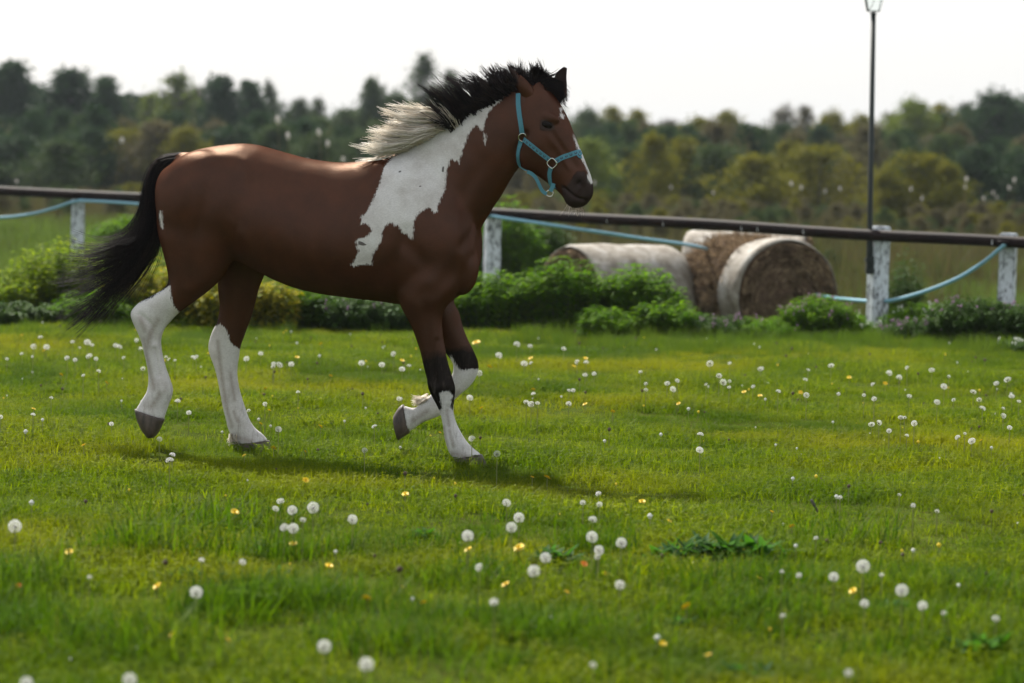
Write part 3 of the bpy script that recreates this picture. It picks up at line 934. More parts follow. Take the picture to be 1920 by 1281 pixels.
TL = [  # px, top y, width px, kind, material, distance, label
    (-60, 120, 120, 'column', D_, 215, 'tall dark tree at the far left outside the picture'),
    (4, 112, 78, 'column', D_, 205, 'tall dark tree cut by the left edge of the picture'),
    (50, 158, 62, 'column', D_, 210, 'narrow dark tree second from the left edge'),
    (138, 128, 96, 'column', D_, 200, 'tall dark twin crowned tree at the left, its higher half'),
    (180, 142, 62, 'column', D_, 198, 'dark dense tree just right of the tallest dark tree at the left'),
    (228, 182, 70, 'airy', M_, 215, 'thin crowned tree in the gap right of the dark pair'),
    (268, 172, 70, 'airy', L_, 215, 'pale airy tree left of the yellow green one'),
    (325, 130, 96, 'airy', L_, 210, 'airy yellow green tree reaching the sky at the left'),
    (360, 160, 70, 'airy', T_, 214, 'thin brownish tree beside the airy yellow green tree'),
    (402, 140, 66, 'column', D_, 200, 'dark tree above the croup of the horse, left of a pair'),
    (452, 150, 62, 'column', D_, 202, 'dark tree above the croup of the horse, right of a pair'),
    (497, 148, 46, 'airy', M_, 220, 'slender airy tree right of the dark pair'),
    (548, 182, 66, 'airy', M_, 220, 'small airy tree above the back of the horse'),
    (586, 178, 50, 'airy', M_, 225, 'small airy tree left of the gap in the tree line'),
    (640, 200, 90, 'round', M_, 215, 'low rounded tree at the dip of the tree line'),
    (690, 145, 44, 'column', M_, 210, 'narrow upright tree left of the mane'),
    (735, 168, 76, 'round', M_, 212, 'leafy tree directly left of the white mane'),
    (790, 96, 76, 'airy', M_, 222, 'tall faint airy tree behind the black mane'),
    (838, 128, 60, 'airy', M_, 224, 'faint airy tree right of the tallest airy one'),
    (890, 165, 90, 'column', M_, 212, 'tree hidden behind the crest of the neck'),
    (960, 190, 100, 'round', M_, 210, 'tree behind the ears of the horse'),
    (1030, 195, 80, 'round', M_, 208, 'tree behind the forehead of the horse'),
    (1092, 200, 78, 'round', M_, 210, 'soft green tree just right of the horse face'),
    (1140, 197, 66, 'round', Y_, 212, 'olive tree second to the right of the horse face'),
    (1190, 206, 62, 'round', Y_, 205, 'small olive crown third to the right of the horse face'),
    (1240, 216, 72, 'twig', T_, 215, 'greyish twiggy tree in the low part of the tree line'),
    (1300, 217, 84, 'round', Y_, 212, 'olive tree above the left bale'),
    (1352, 208, 76, 'round', Y_, 208, 'wide olive tree above the middle bale'),
    (1405, 226, 66, 'twig', T_, 214, 'low twiggy tree left of the brown domed tree'),
    (1462, 192, 72, 'twig', T_, 210, 'brown domed twiggy tree above the right bale'),
    (1503, 196, 60, 'airy', T_, 216, 'brown airy tree right of the brown dome'),
    (1548, 205, 72, 'round', Y_, 208, 'olive tree left of the lamp pole'),
    (1605, 212, 72, 'round', Y_, 211, 'olive tree crossed by the lamp pole'),
    (1660, 205, 66, 'twig', T_, 214, 'twiggy tree just right of the lamp pole'),
    (1705, 182, 92, 'round', L_, 206, 'yellow green tree between lamp pole and dark right tree'),
    (1752, 192, 72, 'round', Y_, 208, 'olive tree beside the dark right tree'),
    (1795, 190, 66, 'airy', M_, 218, 'grey airy tree left of the dark right tree'),
    (1862, 166, 132, 'round', D_, 190, 'big dark green tree near the right edge'),
    (1925, 172, 110, 'round', D_, 194, 'dark green tree cut by the right edge of the picture'),
    (2010, 175, 130, 'round', M_, 200, 'green tree outside the right edge'),
    (-150, 150, 130, 'round', M_, 205, 'green tree outside the left edge'),
]
rgf = random.Random(5)
for q in range(26):
    px = -120 + q * 85 + rgf.uniform(-20, 20)
    tops = [t for t in TL[:42] if abs(t[0] - px) < 110]
    yt = min(235, sum(t[1] for t in tops) / max(1, len(tops)) + rgf.uniform(22, 46)) if tops else 220
    TL.append((px, yt, rgf.uniform(100, 140), rgf.choice(('round', 'column', 'round', 'twig')), (D_ if px < 760 or px > 1780 else rgf.choice((M_, T_, Y_))), 245 + rgf.uniform(-8, 8), f'{ORD[q]} tree from the left in the back row of the wood'))
for i, (px, yt, w, k, m, D, lb) in enumerate(TL):
    plant_tree({'column': 'alder_tree', 'airy': 'birch_tree', 'round': 'leafy_tree', 'twig': 'bare_tree'}[k], lb, k, m, px, yt, w, D, i % 3, GT)
GB = 'lower bushes and small trees in front of the wood'
BL = [
    (-70, 250, 130, D_, 180, 'dark bush outside the left edge'), (20, 245, 120, D_, 182, 'dark green bush below the tall tree at the left edge'), (105, 262, 100, M_, 178, 'mid green bush below the dark pair at the left'),
    (170, 238, 90, D_, 184, 'dark bush under the twin dark trees'), (230, 232, 80, Y_, 186, 'olive bush left of the horse tail'), (290, 226, 90, T_, 184, 'brown twiggy bush above the tail root'),
    (345, 236, 86, Y_, 182, 'olive bush above the croup'), (430, 226, 100, D_, 186, 'dark bush behind the croup'), (515, 232, 90, M_, 184, 'green bush behind the dip of the back'),
    (590, 246, 90, M_, 180, 'green bush over the saddle of the back'), (665, 240, 90, M_, 184, 'green bush left of the withers'), (740, 236, 90, D_, 180, 'dark bush behind the white mane'),
    (1100, 258, 90, L_, 176, 'fresh green bush beside the horse nose'), (1165, 262, 78, M_, 182, 'dark green bush in the gap right of the nose'), (1215, 250, 70, Y_, 172, 'bright olive bush above the rail'),
    (1275, 256, 90, Y_, 178, 'olive bush left of centre in the right half'), (1345, 262, 90, M_, 176, 'green bush above the torn bale'), (1402, 290, 110, Y_, 165, 'wide yellow olive bush above the torn hay'),
    (1470, 262, 84, Y_, 175, 'olive bush under the brown domed tree'), (1530, 262, 100, Y_, 168, 'yellow bush with a rounded top left of the lamp pole'), (1598, 292, 70, T_, 175, 'brown twiggy bush at the lamp pole'),
    (1655, 318, 74, Y_, 158, 'small bright yellow bush right of the lamp pole'), (1712, 276, 100, Y_, 160, 'round yellow bush between lamp pole and dark tree'), (1766, 306, 66, Y_, 158, 'small yellow bush under the dark tree'),
    (1830, 270, 100, D_, 172, 'dark bush under the big dark tree'), (1905, 275, 110, D_, 170, 'dark bush at the right edge'), (1990, 260, 120, M_, 172, 'green bush outside the right edge')]
for i, (px, yt, w, m, D, lb) in enumerate(BL):
    plant_tree('bush', lb, 'shrub', m, px, yt, w * 1.15, D, i % 3, GB)
# undergrowth that reads as one mass
ug = []
for s_, mt in ((0, mt_dark), (1, mt_mid), (2, mt_twig), (3, mt_dark)):
    cm = make_tree_meshes(300 + s_, 'shrub')[0]
    cm.materials.append(mt)
    o = bpy.data.objects.new('thicket_piece', cm)
    for v in cm.vertices: v.co = v.co * .26
    ug.append(o)
pts = [p for p in field_pts(98, 160, .17, 16)]
scatter('thicket', 'dense dark undergrowth filling the wood behind the meadow', 'undergrowth', ug, pts, [random.uniform(.9, 1.45) for _ in pts], RNG.random(len(pts)) * 6.28)
for s_, mt in ((5, mt_twig), (6, mt_mid), (7, mt_twig), (8, mt_yel)):
    cm = make_tree_meshes(400 + s_, 'shrub')[0]
    cm.materials.append(mt)
    o = bpy.data.objects.new('brush_piece', cm)
    for v in cm.vertices: v.co = Vector((v.co.x * .14, v.co.y * .14, v.co.z * .11))
    wild.append(o)
pts = [p for p in field_pts(37, 96, .8, 5) if low_noise(p[0], p[1], .11, 6) + .02 * (p[1] - 66) + .10 * p[0] / 8 > .0 and p[1] > (56 if p[0] < 1 else 37)]
scatter('brush', 'low brown and green brush covering the far meadow', 'undergrowth', wild, pts, [random.uniform(.45, .95) * (.55 + .45 * smooth(46, 85, p[1])) for p in pts], RNG.random(len(pts)) * 6.28)
pts = field_pts(72, 100, 1.3, 6)
scl = [max(.35, (.6 + .6 * low_noise(p[0], p[1], .12, 4))) for p in pts]
scatter('far_meadow_grass', 'tall brown reeds and grass in front of the wood', 'grass', mead_t, pts, scl, RNG.random(len(pts)) * 6.28)
# ------------------------------------------------------------------ dandelions
m_pappus, nt, b = new_mat('seed_clock_fluff')
b.inputs['Base Color'].default_value = (.66, .66, .65, 1); b.inputs['Roughness'].default_value = .9; b.inputs['Specular IOR Level'].default_value = .1
tr = nd(nt, 'ShaderNodeBsdfTranslucent'); tr.inputs[0].default_value = (.68, .68, .67, 1)
mx = nd(nt, 'ShaderNodeMixShader'); mx.inputs[0].default_value = .55
nt.links.new(b.outputs[0], mx.inputs[1]); nt.links.new(tr.outputs[0], mx.inputs[2]); nt.links.new(mx.outputs[0], nt.nodes['Material Output'].inputs['Surface'])
m_core, nt, b = new_mat('seed_core'); b.inputs['Base Color'].default_value = (.035, .022, .015, 1); b.inputs['Roughness'].default_value = .8
m_fstem, nt, b = new_mat('flower_stem'); b.inputs['Base Color'].default_value = (.16, .17, .05, 1); b.inputs['Roughness'].default_value = .5
m_petal, nt, b = new_mat('yellow_petal'); b.inputs['Base Color'].default_value = (.78, .56, .008, 1); b.inputs['Roughness'].default_value = .6
m_petalo, nt, b = new_mat('orange_petal'); b.inputs['Base Color'].default_value = (.70, .22, .01, 1); b.inputs['Roughness'].default_value = .6

def clock_meshes(seed, gap):
    """seed head of radius 1 round the origin; gap = share of the seeds already blown away"""
    rg = random.Random(seed)
    V, Fc = [], []
    n = 95
    gd = Vector((rg.gauss(0, 1), rg.gauss(0, 1), rg.uniform(-1.2, .2))).normalized()
    for i in range(n):
        z = 1 - 2 * (i + .5) / n
        if z < -.88: continue
        a = i * 2.39996
        d = Vector((math.sqrt(1 - z * z) * math.cos(a), math.sqrt(1 - z * z) * math.sin(a), z))
        if gap and d.dot(gd) > 1 - 2 * gap: continue
        R_ = rg.uniform(.92, 1.0)
        u = d.cross(Vector((.3, .5, .8))).normalized(); w = d.cross(u)
        i0 = len(V)
        # stalk of the seed
        V.extend([d * .2 + u * .012, d * .2 - u * .012, d * (R_ * .8)])
        Fc.append((i0, i0 + 1, i0 + 2))
        ph = rg.uniform(0, 6.28)
        m = 7
        for k in range(m):       # parasol of fine hairs
            an = ph + 2 * math.pi * k / m
            e = u * math.cos(an) + w * math.sin(an)
            f_ = u * math.cos(an + 1.57) + w * math.sin(an + 1.57)
            i1 = len(V)
            V.extend([d * (R_ * .78) , d * R_ + e * .17 + f_ * .027, d * R_ + e * .17 - f_ * .027])
            Fc.append((i1, i1 + 1, i1 + 2))
    me = bpy.data.meshes.new('seed_head')
    me.from_pydata([tuple(v) for v in V], [], Fc); me.materials.append(m_pappus)
    c, f = [], []
    for i in range(5):
        for k in range(8):
            th = math.pi * i / 4
            r = max(.001, math.sin(th)) * .30
            c.append((r * math.cos(k * .785), r * math.sin(k * .785), math.cos(th) * .26 - .10))
    for i in range(4):
        for k in range(8):
            f.append((i * 8 + k, i * 8 + (k + 1) % 8, (i + 1) * 8 + (k + 1) % 8, (i + 1) * 8 + k))
    mc = bpy.data.meshes.new('core'); mc.from_pydata(c, [], f); mc.materials.append(m_core)
    return me, mc
CL = [clock_meshes(s, g) for s, g in ((1, 0), (2, 0), (3, .22), (4, .38))]
def stem_mesh(bend):
    V, Fc = tube([(0, 0, 0), (bend * .25, 0, .35), (bend * .7, 0, .7), (bend, 0, 1)], [.010, .009, .008, .007], 6, False)
    me = bpy.data.meshes.new('stem'); me.from_pydata([tuple(v) for v in V], [], Fc); me.materials.append(m_fstem)
    return me
STEM = [stem_mesh(b_) for b_ in (0, .06, .12, .2)]
def petal_mesh(mat, seed):
    rg = random.Random(seed)
    V, Fc = [], []
    for lay, (n, tilt) in enumerate(((22, .12), (18, .45), (14, .9), (8, 1.3))):
        for k in range(n):
            an = 2 * math.pi * (k + .5 * (lay % 2)) / n + rg.uniform(-.08, .08)
            L = (1.0, .85, .6, .35)[lay] * rg.uniform(.85, 1.05)
            e = Vector((math.cos(an), math.sin(an), 0)); s = Vector((-math.sin(an), math.cos(an), 0)) * .085
            tp = e * (L * math.cos(tilt)) + Vector((0, 0, L * math.sin(tilt)))
            i0 = len(V)
            V.extend([e * .08 - s * .5, e * .08 + s * .5, tp * .75 + s, tp + s * .7, tp - s * .7, tp * .75 - s])
            Fc.append(tuple(range(i0, i0 + 6)))
    me = bpy.data.meshes.new('petals'); me.from_pydata([tuple(v) for v in V], [], Fc); me.materials.append(mat)
    return me
PET = [petal_mesh(m_petal, 1), petal_mesh(m_petal, 2), petal_mesh(m_petalo, 3)]

def where(px, py):
    z = ('along the far verge' if py < 672 else 'on the far lawn' if py < 712 else 'behind mid lawn' if py < 772 else 'on the middle lawn' if py < 900 else 'in the foreground')
    s = ('left of the hind legs' if px < 245 else 'around the hind legs' if px < 520 else 'between hind and forelegs' if px < 800 else 'near the forelegs' if px < 960 else
         'right of the forelegs' if px < 1200 else 'before the left bale' if px < 1330 else 'before the right bale' if px < 1600 else 'before the lamp' if px < 1750 else 'near the right edge')
    return z + ' ' + s
ORDZ = {}
def plan(lst, word):
    zs = {}
    for c in sorted(lst):
        zs.setdefault(where(c[0], c[1]), []).append(c)
    out = {}
    for z, cs in zs.items():
        for i, c in enumerate(cs):
            o = '' if len(cs) == 1 else 'leftmost ' if i == 0 else 'rightmost ' if i == len(cs) - 1 else ORD[i] + ' from left '
            out[c] = f'{o}{word} {z}'
    return out

def flower(px, py, r, kind, label=None, stemh=None):
    rg = random.Random(int(px * 31 + py))
    h = stemh or (rg.uniform(.10, .17) if kind == 'clock' else rg.uniform(.055, .09))
    Y = (CAMZ - h) * F / (py - hor(px))
    g = ground_at(px, Y)
    c = P(px, py, Y)
    h = max(.03, c.z - g.z)
    if kind == 'clock':
        lb = label
        root = empty('dandelion_clock', Vector((c.x, c.y, g.z)), lb, 'dandelion', 'white dandelion clocks on the lawn')
        v = rg.choice((0, 1, 2, 2, 3, 3))
        if r > 9: v = rg.choice((0, 1))
        me, mc = CL[v]
        R_ = r / F * Y * .93
        sq = 1 if r > 9 else rg.uniform(.62, 1)
        rot = (rg.uniform(-.5, .5), rg.uniform(-.5, .5), rg.uniform(0, 6.28))
        for nm, m in (('seed_head', me), ('core', mc)):
            o = bpy.data.objects.new(nm, m); COL.objects.link(o); o.parent = root
            o.location = (0, 0, h); o.scale = (R_, R_, R_ * sq); o.rotation_euler = rot
    else:
        lb = label
        root = empty('dandelion_flower', Vector((c.x, c.y, g.z)), lb, 'dandelion', 'yellow dandelion flowers on the lawn')
        R_ = r / F * Y
        o = bpy.data.objects.new('petals', PET[2 if kind == 'orange' else rg.randint(0, 1)]); COL.objects.link(o); o.parent = root
        o.location = (0, 0, h - R_ * .2); o.scale = (R_, R_, R_ * .8); o.rotation_euler = (rg.uniform(.25, .8), rg.uniform(-.3, .3), rg.uniform(0, 6.28))
    st = bpy.data.objects.new('stem', STEM[0] if kind != 'clock' else STEM[0]); COL.objects.link(st); st.parent = root
    st.scale = (.26, .26, h)
    return root

CLK = [(76,633,5),(63,650,6),(87,651,6.5),(41,664,4),(13,673,3.5),(61,669,3),(136,641,4.5),(164,642,7),(149,652,3),(173,647,4),(126,672,5.5),(141,675,4.5),(167,668,7),(180,673,4.5),(217,648,5.5),
 (224,650,6),(232,671,4),(256,638,4.5),(264,654,4.5),(268,692,5),(185,696,4.5),(156,704,4),(311,670,3.5),(317,674,4),(328,676,3.5),(362,671,6),(368,669,4.5),(462,673,6),(489,663,5),(513,682,4.5),(524,684,7),
 (512,688,4.5),(546,683,6),(333,753,6),(354,774,5.5),(522,805,7),(62,778,5),(1,782,5),(96,746,4),(268,752,5.5),(209,795,5),(299,824,6),(323,853,6.5),(318,864,8.5),(497,758,5),(559,736,4.5),(466,770,4),
 (526,940,8),(517,954,7),(548,957,10),(587,952,12),(568,975,6),(533,989,9),(550,991,11),(738,664,5.5),(678,681,6.5),(716,684,6.5),(754,692,6.5),(767,686,4.5),(935,667,7),(881,746,7),(748,748,5),(702,800,6),
 (684,845,6.5),(885,823,7.5),(932,851,7),(899,700,6),(969,646,6.5),(994,649,5),(1057,654,5),(983,682,7.5),(996,681,4),(1082,679,5),(1099,680,5.5),(1097,703,5.5),(1114,701,4.5),(1201,698,4),(1211,720,4),(1211,731,4.5),
 (1251,719,6),(1270,714,5),(1262,730,6.5),(1331,682,7),(1368,681,4),(1426,692,7),(1348,705,6),(1356,717,7),(1368,715,4),(1367,726,4),(1324,721,3.5),(1412,725,4),(1000,739,5),(987,755,6.5),(996,758,7),(1008,756,5),
 (1067,732,4),(1075,732,4.5),(1066,758,6),(1313,815,7),(1312,844,8),(1515,694,4),(1558,686,6.5),(1510,712,5),(1459,734,5.5),(1512,741,6),(1572,739,4),(1620,741,4),(1637,721,5),(1639,748,5.5),(1667,700,6.5),
 (1686,708,6),(1701,690,4.5),(1747,694,6.5),(1779,706,3.5),(1770,725,7),(1705,743,5.5),(1757,754,6.5),(1788,750,4.5),(1825,735,6.5),(1868,719,6),(1889,712,7.5),(1836,750,5.5),(1842,766,7),(1897,743,6.5),(1910,753,5),
 (1881,766,4),(1881,780,6),(1893,802,5.5),(1689,783,6),(1696,783,4),(1634,796,7),(1648,793,6),(1667,808,5.5),(1714,794,6.5),(1700,817,4.5),(1796,821,6),(1822,827,8),(1809,813,3.5),(378,1050,6),
 (455,1054,7),(168,1082,5),(1120,1044,6),(1093,943,6),(1124,946,6),(1122,926,6),(1112,1247,7),(1770,1150,6),(1867,1160,8),(1498,1079,6),(1468,1155,6),(1530,1010,5),(1575,933,5),(1712,948,5),(1757,959,5),(1686,928,4),(1466,1072,4),(1653,1078,5)]
NM = plan(CLK, 'white dandelion clock')
for c in CLK: flower(*c, 'clock', NM[c])
BIG = [(28,987,14,'large white dandelion clock standing alone near the left edge'),(368,1111,13,'large white dandelion clock in the left foreground above the bottom edge'),(243,1275,14,'white dandelion clock cut by the bottom edge at the left'),
 (608,1212,14,'large blurred dandelion clock low in the left centre foreground'),(50,1281,13,'white dandelion clock at the bottom left corner'),(950,943,9,'highest dandelion clock of the group in the centre foreground'),
 (973,971,11,'full dandelion clock right above its half hidden twin in the centre'),(959,989,11,'half blown dandelion clock below its fuller twin in the centre'),(877,1005,12,'round dandelion clock at the left of the centre foreground group'),
 (661,974,10,'double looking dandelion clock between the hind and fore leg in the foreground'),(899,1064,9,'dandelion clock with a dark base beside a yellow flower in the centre'),(1023,1046,11,'dandelion clock left of the dark weed in the centre'),
 (1001,1071,12.5,'large dandelion clock lowest of the centre group'),(1110,1007,12,'large dandelion clock leading the group right of centre'),(1165,1018,11,'dandelion clock rightmost of the group right of centre'),
 (1123,1032,10,'dandelion clock directly below the large one right of centre'),(1111,975,9,'fluffy dandelion clock above the group right of centre'),(1162,1097,10,'dull half blown dandelion clock below the group right of centre'),
 (926,1129,9,'small dandelion clock low in the centre foreground'),(687,1246,15,'large oval dandelion clock near the bottom edge'),(1618,1062,14,'largest dandelion clock in the right foreground'),
 (1691,1107,13,'dandelion clock with a dark base right of the largest one'),(1730,1136,10,'dandelion clock at the end of the row in the right foreground'),(1621,1132,9,'ragged dandelion clock below the largest one at the right'),
 (1563,1082,10,'pair like dandelion clock left of the largest one'),(1591,1262,8,'small dandelion clock at the bottom edge towards the right')]
for x, y, r, lb in BIG: flower(x, y, r, 'clock', lb, random.uniform(.13, .19))
YEL = [(41,628,4),(115,702,4),(200,717,4),(63,766,4.5),(157,834,6),(492,738,5),(498,728,4),(505,769,4),(489,794,4),(601,799,4.5),(572,846,4),(458,853,4),(513,839,5),(573,899,6),(620,704,3.5),(440,958,7),(602,644,3.5),(557,669,4),(83,657,4),
 (130,1033,7),(10,1054,8),(295,1097,8),(323,1189,8),(427,1198,6),(550,1018,7),(617,1059,7),(760,925,6),(973,1025,10),(878,1029,7),(948,1094,7),(1063,1109,6),(688,1121,9),(794,1129,6),(1204,939,6),(1255,976,4.5),(1136,1075,5),(1243,1205,6),
 (1447,959,5),(1485,986,5),(1424,1083,7),(1287,1136,9),(1392,1129,6),(1599,1106,7),(1328,1227,6),(1026,894,7),(998,894,5),(893,641,7),(918,687,5),(754,675,4),(1076,686,4.5),(1272,756,4),(1592,707,4),(1660,718,4),(1501,735,4),(1098,671,4),
 (1395,734,4),(1425,741,4),(1097,757,4),(1149,771,4),(1840,825,3.5),(995,671,4),(1000,730,4),(903,764,4),(825,811,4)]
NM = plan(YEL, 'yellow dandelion flower')
for c in YEL: flower(c[0], c[1], c[2] * 1.25, 'yellow', NM[c])
for x, y, r in ((35, 1097, 7), (1095, 1056, 8)): flower(x, y, r, 'orange', 'orange dandelion flower at the left edge' if x < 100 else 'orange dandelion flower beside the dark weed in the centre')

# ------------------------------------------------------------------ broad leaved weeds in the lawn
m_dock = leaf_mat('dock_leaf', [(.3, (.028, .10, .006)), (.7, (.055, .15, .008))], trans=.55, scale=8, rough=.55, var=(.055, .12, .05), spec=.04, tint=(1, 1.1, .5))
def rosette(px, py, w, h, n, seed, label):
    rg = random.Random(seed)
    Y = CAMZ * F / (py - hor(px))
    b0 = ground_at(px, Y)
    root = empty('broadleaf_weed', b0, label, 'weed', 'broad leaved weeds in the lawn')
    R_ = w / 2 / F * Y; Hh = h / F * Y
    V, Fc, A = [], [], []
    for k in range(int(n * 1.6)):
        an = rg.uniform(0, 6.283)
        st = b0 + Vector((rg.gauss(0, R_ * .42), rg.gauss(0, R_ * .25), 0))
        el = rg.uniform(.5, 1.35)
        d = Vector((math.cos(an) * math.cos(el), math.sin(an) * math.cos(el), math.sin(el)))
        L = Hh * rg.uniform(.7, 1.15)
        leaf_geo(V, Fc, A, st, d, Vector((0, 0, 1)), L, L * rg.uniform(.25, .4), rg.random(), rg.uniform(.2, .6))
    mesh_obj('leaves', V, Fc, m_dock, root, shade=False, attrs={'leafvar': A})
for a in [(480, 1040, 90, 26, 40, 1, 'dark broad leaved weed left of centre in the foreground'), (430, 1072, 70, 22, 30, 2, 'bluish broad leaf weed below the first dark one at the left'), (350, 1094, 60, 26, 30, 3, 'small dark weed beside a yellow flower at the left'),
          (285, 1096, 70, 20, 26, 4, 'small low dark weed left of the dandelion clock'), (800, 1018, 56, 26, 34, 5, 'compact dark weed rosette left of the round dandelion clock'), (1050, 1072, 70, 44, 40, 6, 'dark upright weed between the centre dandelion clocks'),
          (1320, 1062, 110, 48, 40, 7, 'large leafy weed at the left of the dark patch right of centre'), (1395, 1064, 130, 58, 50, 8, 'largest dark leafy weed right of centre'), (1262, 1066, 90, 36, 36, 9, 'pale speckled low weed at the left foot of the large weed'),
          (1690, 1160, 110, 26, 44, 10, 'dark weed patch under the right foreground dandelion clocks'), (520, 1085, 80, 20, 30, 11, 'low bluish weed in the left foreground'), (1300, 1182, 70, 28, 30, 12, 'shaded weed low in the right foreground'),
          (975, 852, 36, 14, 26, 13, 'small dark green tuft on the lawn right of the fore hoof'), (1180, 812, 36, 12, 20, 14, 'small dark tuft far right of the fore hoof'), (1860, 1240, 120, 60, 50, 15, 'dark leafy weed in the bottom right corner'),
          (1400, 1282, 90, 40, 36, 16, 'dark weed at the bottom edge right of centre'), (40, 892, 70, 16, 30, 17, 'dark low patch of weed at the left edge of the lawn')]:
    rosette(*a)
# tiny daisies, closed dandelion heads and brown bits, too many and too small to pick out
def speck(mat, r, z, name):
    V, Fc = tube([(0, 0, 0), (0, 0, z - r)], [.0015, .0015], 4, False)
    v2, f2 = tube([(0, 0, z - r), (0, 0, z), (0, 0, z + r * .8)], [r * .4, r, r * .4], 6)
    V2, F2 = join([(V, Fc), (v2, f2)])
    me = bpy.data.meshes.new(name); me.from_pydata([tuple(q) for q in V2], [], F2)
    me.materials.append(m_fstem); me.materials.append(mat)
    me.polygons.foreach_set('material_index', [0] * len(Fc) + [1] * len(f2))
    return bpy.data.objects.new(name, me)
m_brown, nt, b = new_mat('withered_head'); b.inputs['Base Color'].default_value = (.06, .035, .02, 1); b.inputs['Roughness'].default_value = .8
sp = [speck(m_whitefl, .007, .07, 'daisy'), speck(m_whitefl, .009, .06, 'closed_head'), speck(m_brown, .009, .085, 'withered_bud'), speck(m_petal, .007, .05, 'small_yellow_bloom'), speck(m_brown, .010, .06, 'brown_bud')]
pts = [p for p in field_pts(7.5, 25.5, 2.6, .8) if low_noise(p[0], p[1], .5, 12) > -.25]
scatter('lawn_specks', 'tiny daisies and withered buds sprinkled through the lawn', 'small flowers', sp, pts, [random.uniform(.6, 1.4) for _ in pts], RNG.random(len(pts)) * 6.28)
# a dark twig standing in the grass
V, Fc = tube([P(1521, 937, 12.6), P(1526, 946, 12.6), P(1534, 961, 12.6)], [.006, .008, .004], 6)
tag(mesh_obj('twig', V, Fc, m_bark), 'short dark twig sticking out of the grass right of centre', 'twig')
# ================================================================== the horse
PSI = math.radians(9)                                   # the horse comes slightly towards the camera
HO = P(620, 850, 15.0)
h_side = Vector((-math.sin(PSI), -math.cos(PSI), 0))      # towards its right flank, the one in view
PHI = math.radians(27)                                  # the head is turned a little further
g_side = Vector((-math.sin(PHI), -math.cos(PHI), 0))

def on_plane(px, py, n, o, s):
    d = ray(px, py)
    return CP + d * ((n.dot(o - CP) + s) / n.dot(d))

def H(px, py, s=0.0):
    return on_plane(px, py, h_side, HO, s)

HEAD_O = H(1000, 180, 0.05)
def G(px, py, s=0.0):
    return on_plane(px, py, g_side, HEAD_O, s)

def loft(stations, plane, side, n=28, sub=4, flat=1.0, taper=0.0):
    """stations: (x1,y1, x2,y2, s, w): silhouette points either side, offset and half thickness"""
    st = catmull(stations, (len(stations) - 1) * sub + 1)
    V, Fc = [], []
    for r in st:
        a, b = plane(r[0], r[1], r[4]), plane(r[2], r[3], r[4])
        c, e = (a + b) / 2, (a - b) / 2
        for k in range(n):
            t = 2 * math.pi * k / n
            ct, sn = math.cos(t), math.sin(t)
            w = r[5] * math.copysign(abs(sn) ** flat, sn) * (1 - taper * ct)
            V.append(c + e * ct + side * w)
    m = len(st)
    for i in range(m - 1):
        for k in range(n):
            q, p = i * n + k, i * n + (k + 1) % n
            Fc.append((q, p, p + n, q + n))
    Fc.append(tuple(range(n - 1, -1, -1)))
    Fc.append(tuple(range((m - 1) * n, m * n)))
    return V, Fc

def blob(plane, side, px, py, rx, ry, s, w, ang=0.0):
    """an ellipsoid of muscle or bone under the skin; rx, ry in photo pixels, w in metres"""
    V, Fc = [], []
    nu, nv = 16, 24
    c = plane(px, py, s)
    ex = plane(px + rx * math.cos(ang), py + rx * math.sin(ang), s) - c
    ey = plane(px - ry * math.sin(ang), py + ry * math.cos(ang), s) - c
    V.append(c + ey)
    for i in range(1, nu):
        th = math.pi * i / nu
        for k in range(nv):
            ph = 2 * math.pi * k / nv
            V.append(c + ex * math.sin(th) * math.cos(ph) + ey * math.cos(th) + side * (w * math.sin(th) * math.sin(ph)))
    V.append(c - ey)
    for k in range(nv):
        Fc.append((0, 1 + k, 1 + (k + 1) % nv))
        for i in range(nu - 2):
            a, b = 1 + i * nv + k, 1 + i * nv + (k + 1) % nv
            Fc.append((a, a + nv, b + nv, b))
        a = 1 + (nu - 2) * nv
        Fc.append((a + k, len(V) - 1, a + (k + 1) % nv))
    return V, Fc

trunk = [(x, t, x, b, 0, w) for x, t, b, w in [
    (297, 356, 432, .04), (304, 334, 455, .10), (320, 308, 480, .16), (345, 290, 490, .205), (385, 277, 492, .245),
    (440, 269.5, 488, .275), (480, 271, 507, .28), (520, 282, 527, .285), (560, 293, 542, .295), (600, 301, 551, .30),
    (640, 304.5, 557, .305), (680, 301, 562, .30), (715, 292, 566, .285), (750, 284, 571, .265), (790, 274, 573, .25),
    (830, 292, 569, .235), (860, 322, 556, .215), (882, 360, 532, .18), (897, 405, 500, .12)]]
neck = [(705, 296, 872, 548, 0, .20), (745, 277, 893, 492, 0, .165), (800, 248, 900, 435, .01, .13), (845, 222, 920, 398, .02, .108),
        (885, 198, 941, 366, .03, .094), (930, 176, 958, 336, .04, .086), (965, 162, 975, 312, .05, .08), (1000, 154, 1003, 280, .055, .072)]
neck = [(a, b, c, d, s, w) for a, b, c, d, s, w in neck]
near_hind = [(330, 385, 450, 385, .11, .13), (297, 430, 452, 435, .12, .135), (304, 468, 441, 478, .125, .12), (312, 503, 424, 512, .13, .10),
             (316, 528, 402, 537, .135, .082), (306, 541, 366, 565, .135, .066), (286, 553, 338, 585, .135, .054), (262, 566, 321, 602, .135, .048),
             (245, 586, 309, 617, .135, .047), (251, 608, 303, 634, .135, .044), (263, 636, 302.5, 645, .135, .036), (270, 662, 305, 662, .135, .031),
             (276, 690, 311, 688, .135, .029), (278, 710, 318, 707, .135, .031), (276, 730, 324.5, 728, .135, .038), (270, 743, 322, 746, .135, .037),
             (261, 757, 314, 767, .135, .036), (254, 769, 308, 787, .135, .043)]
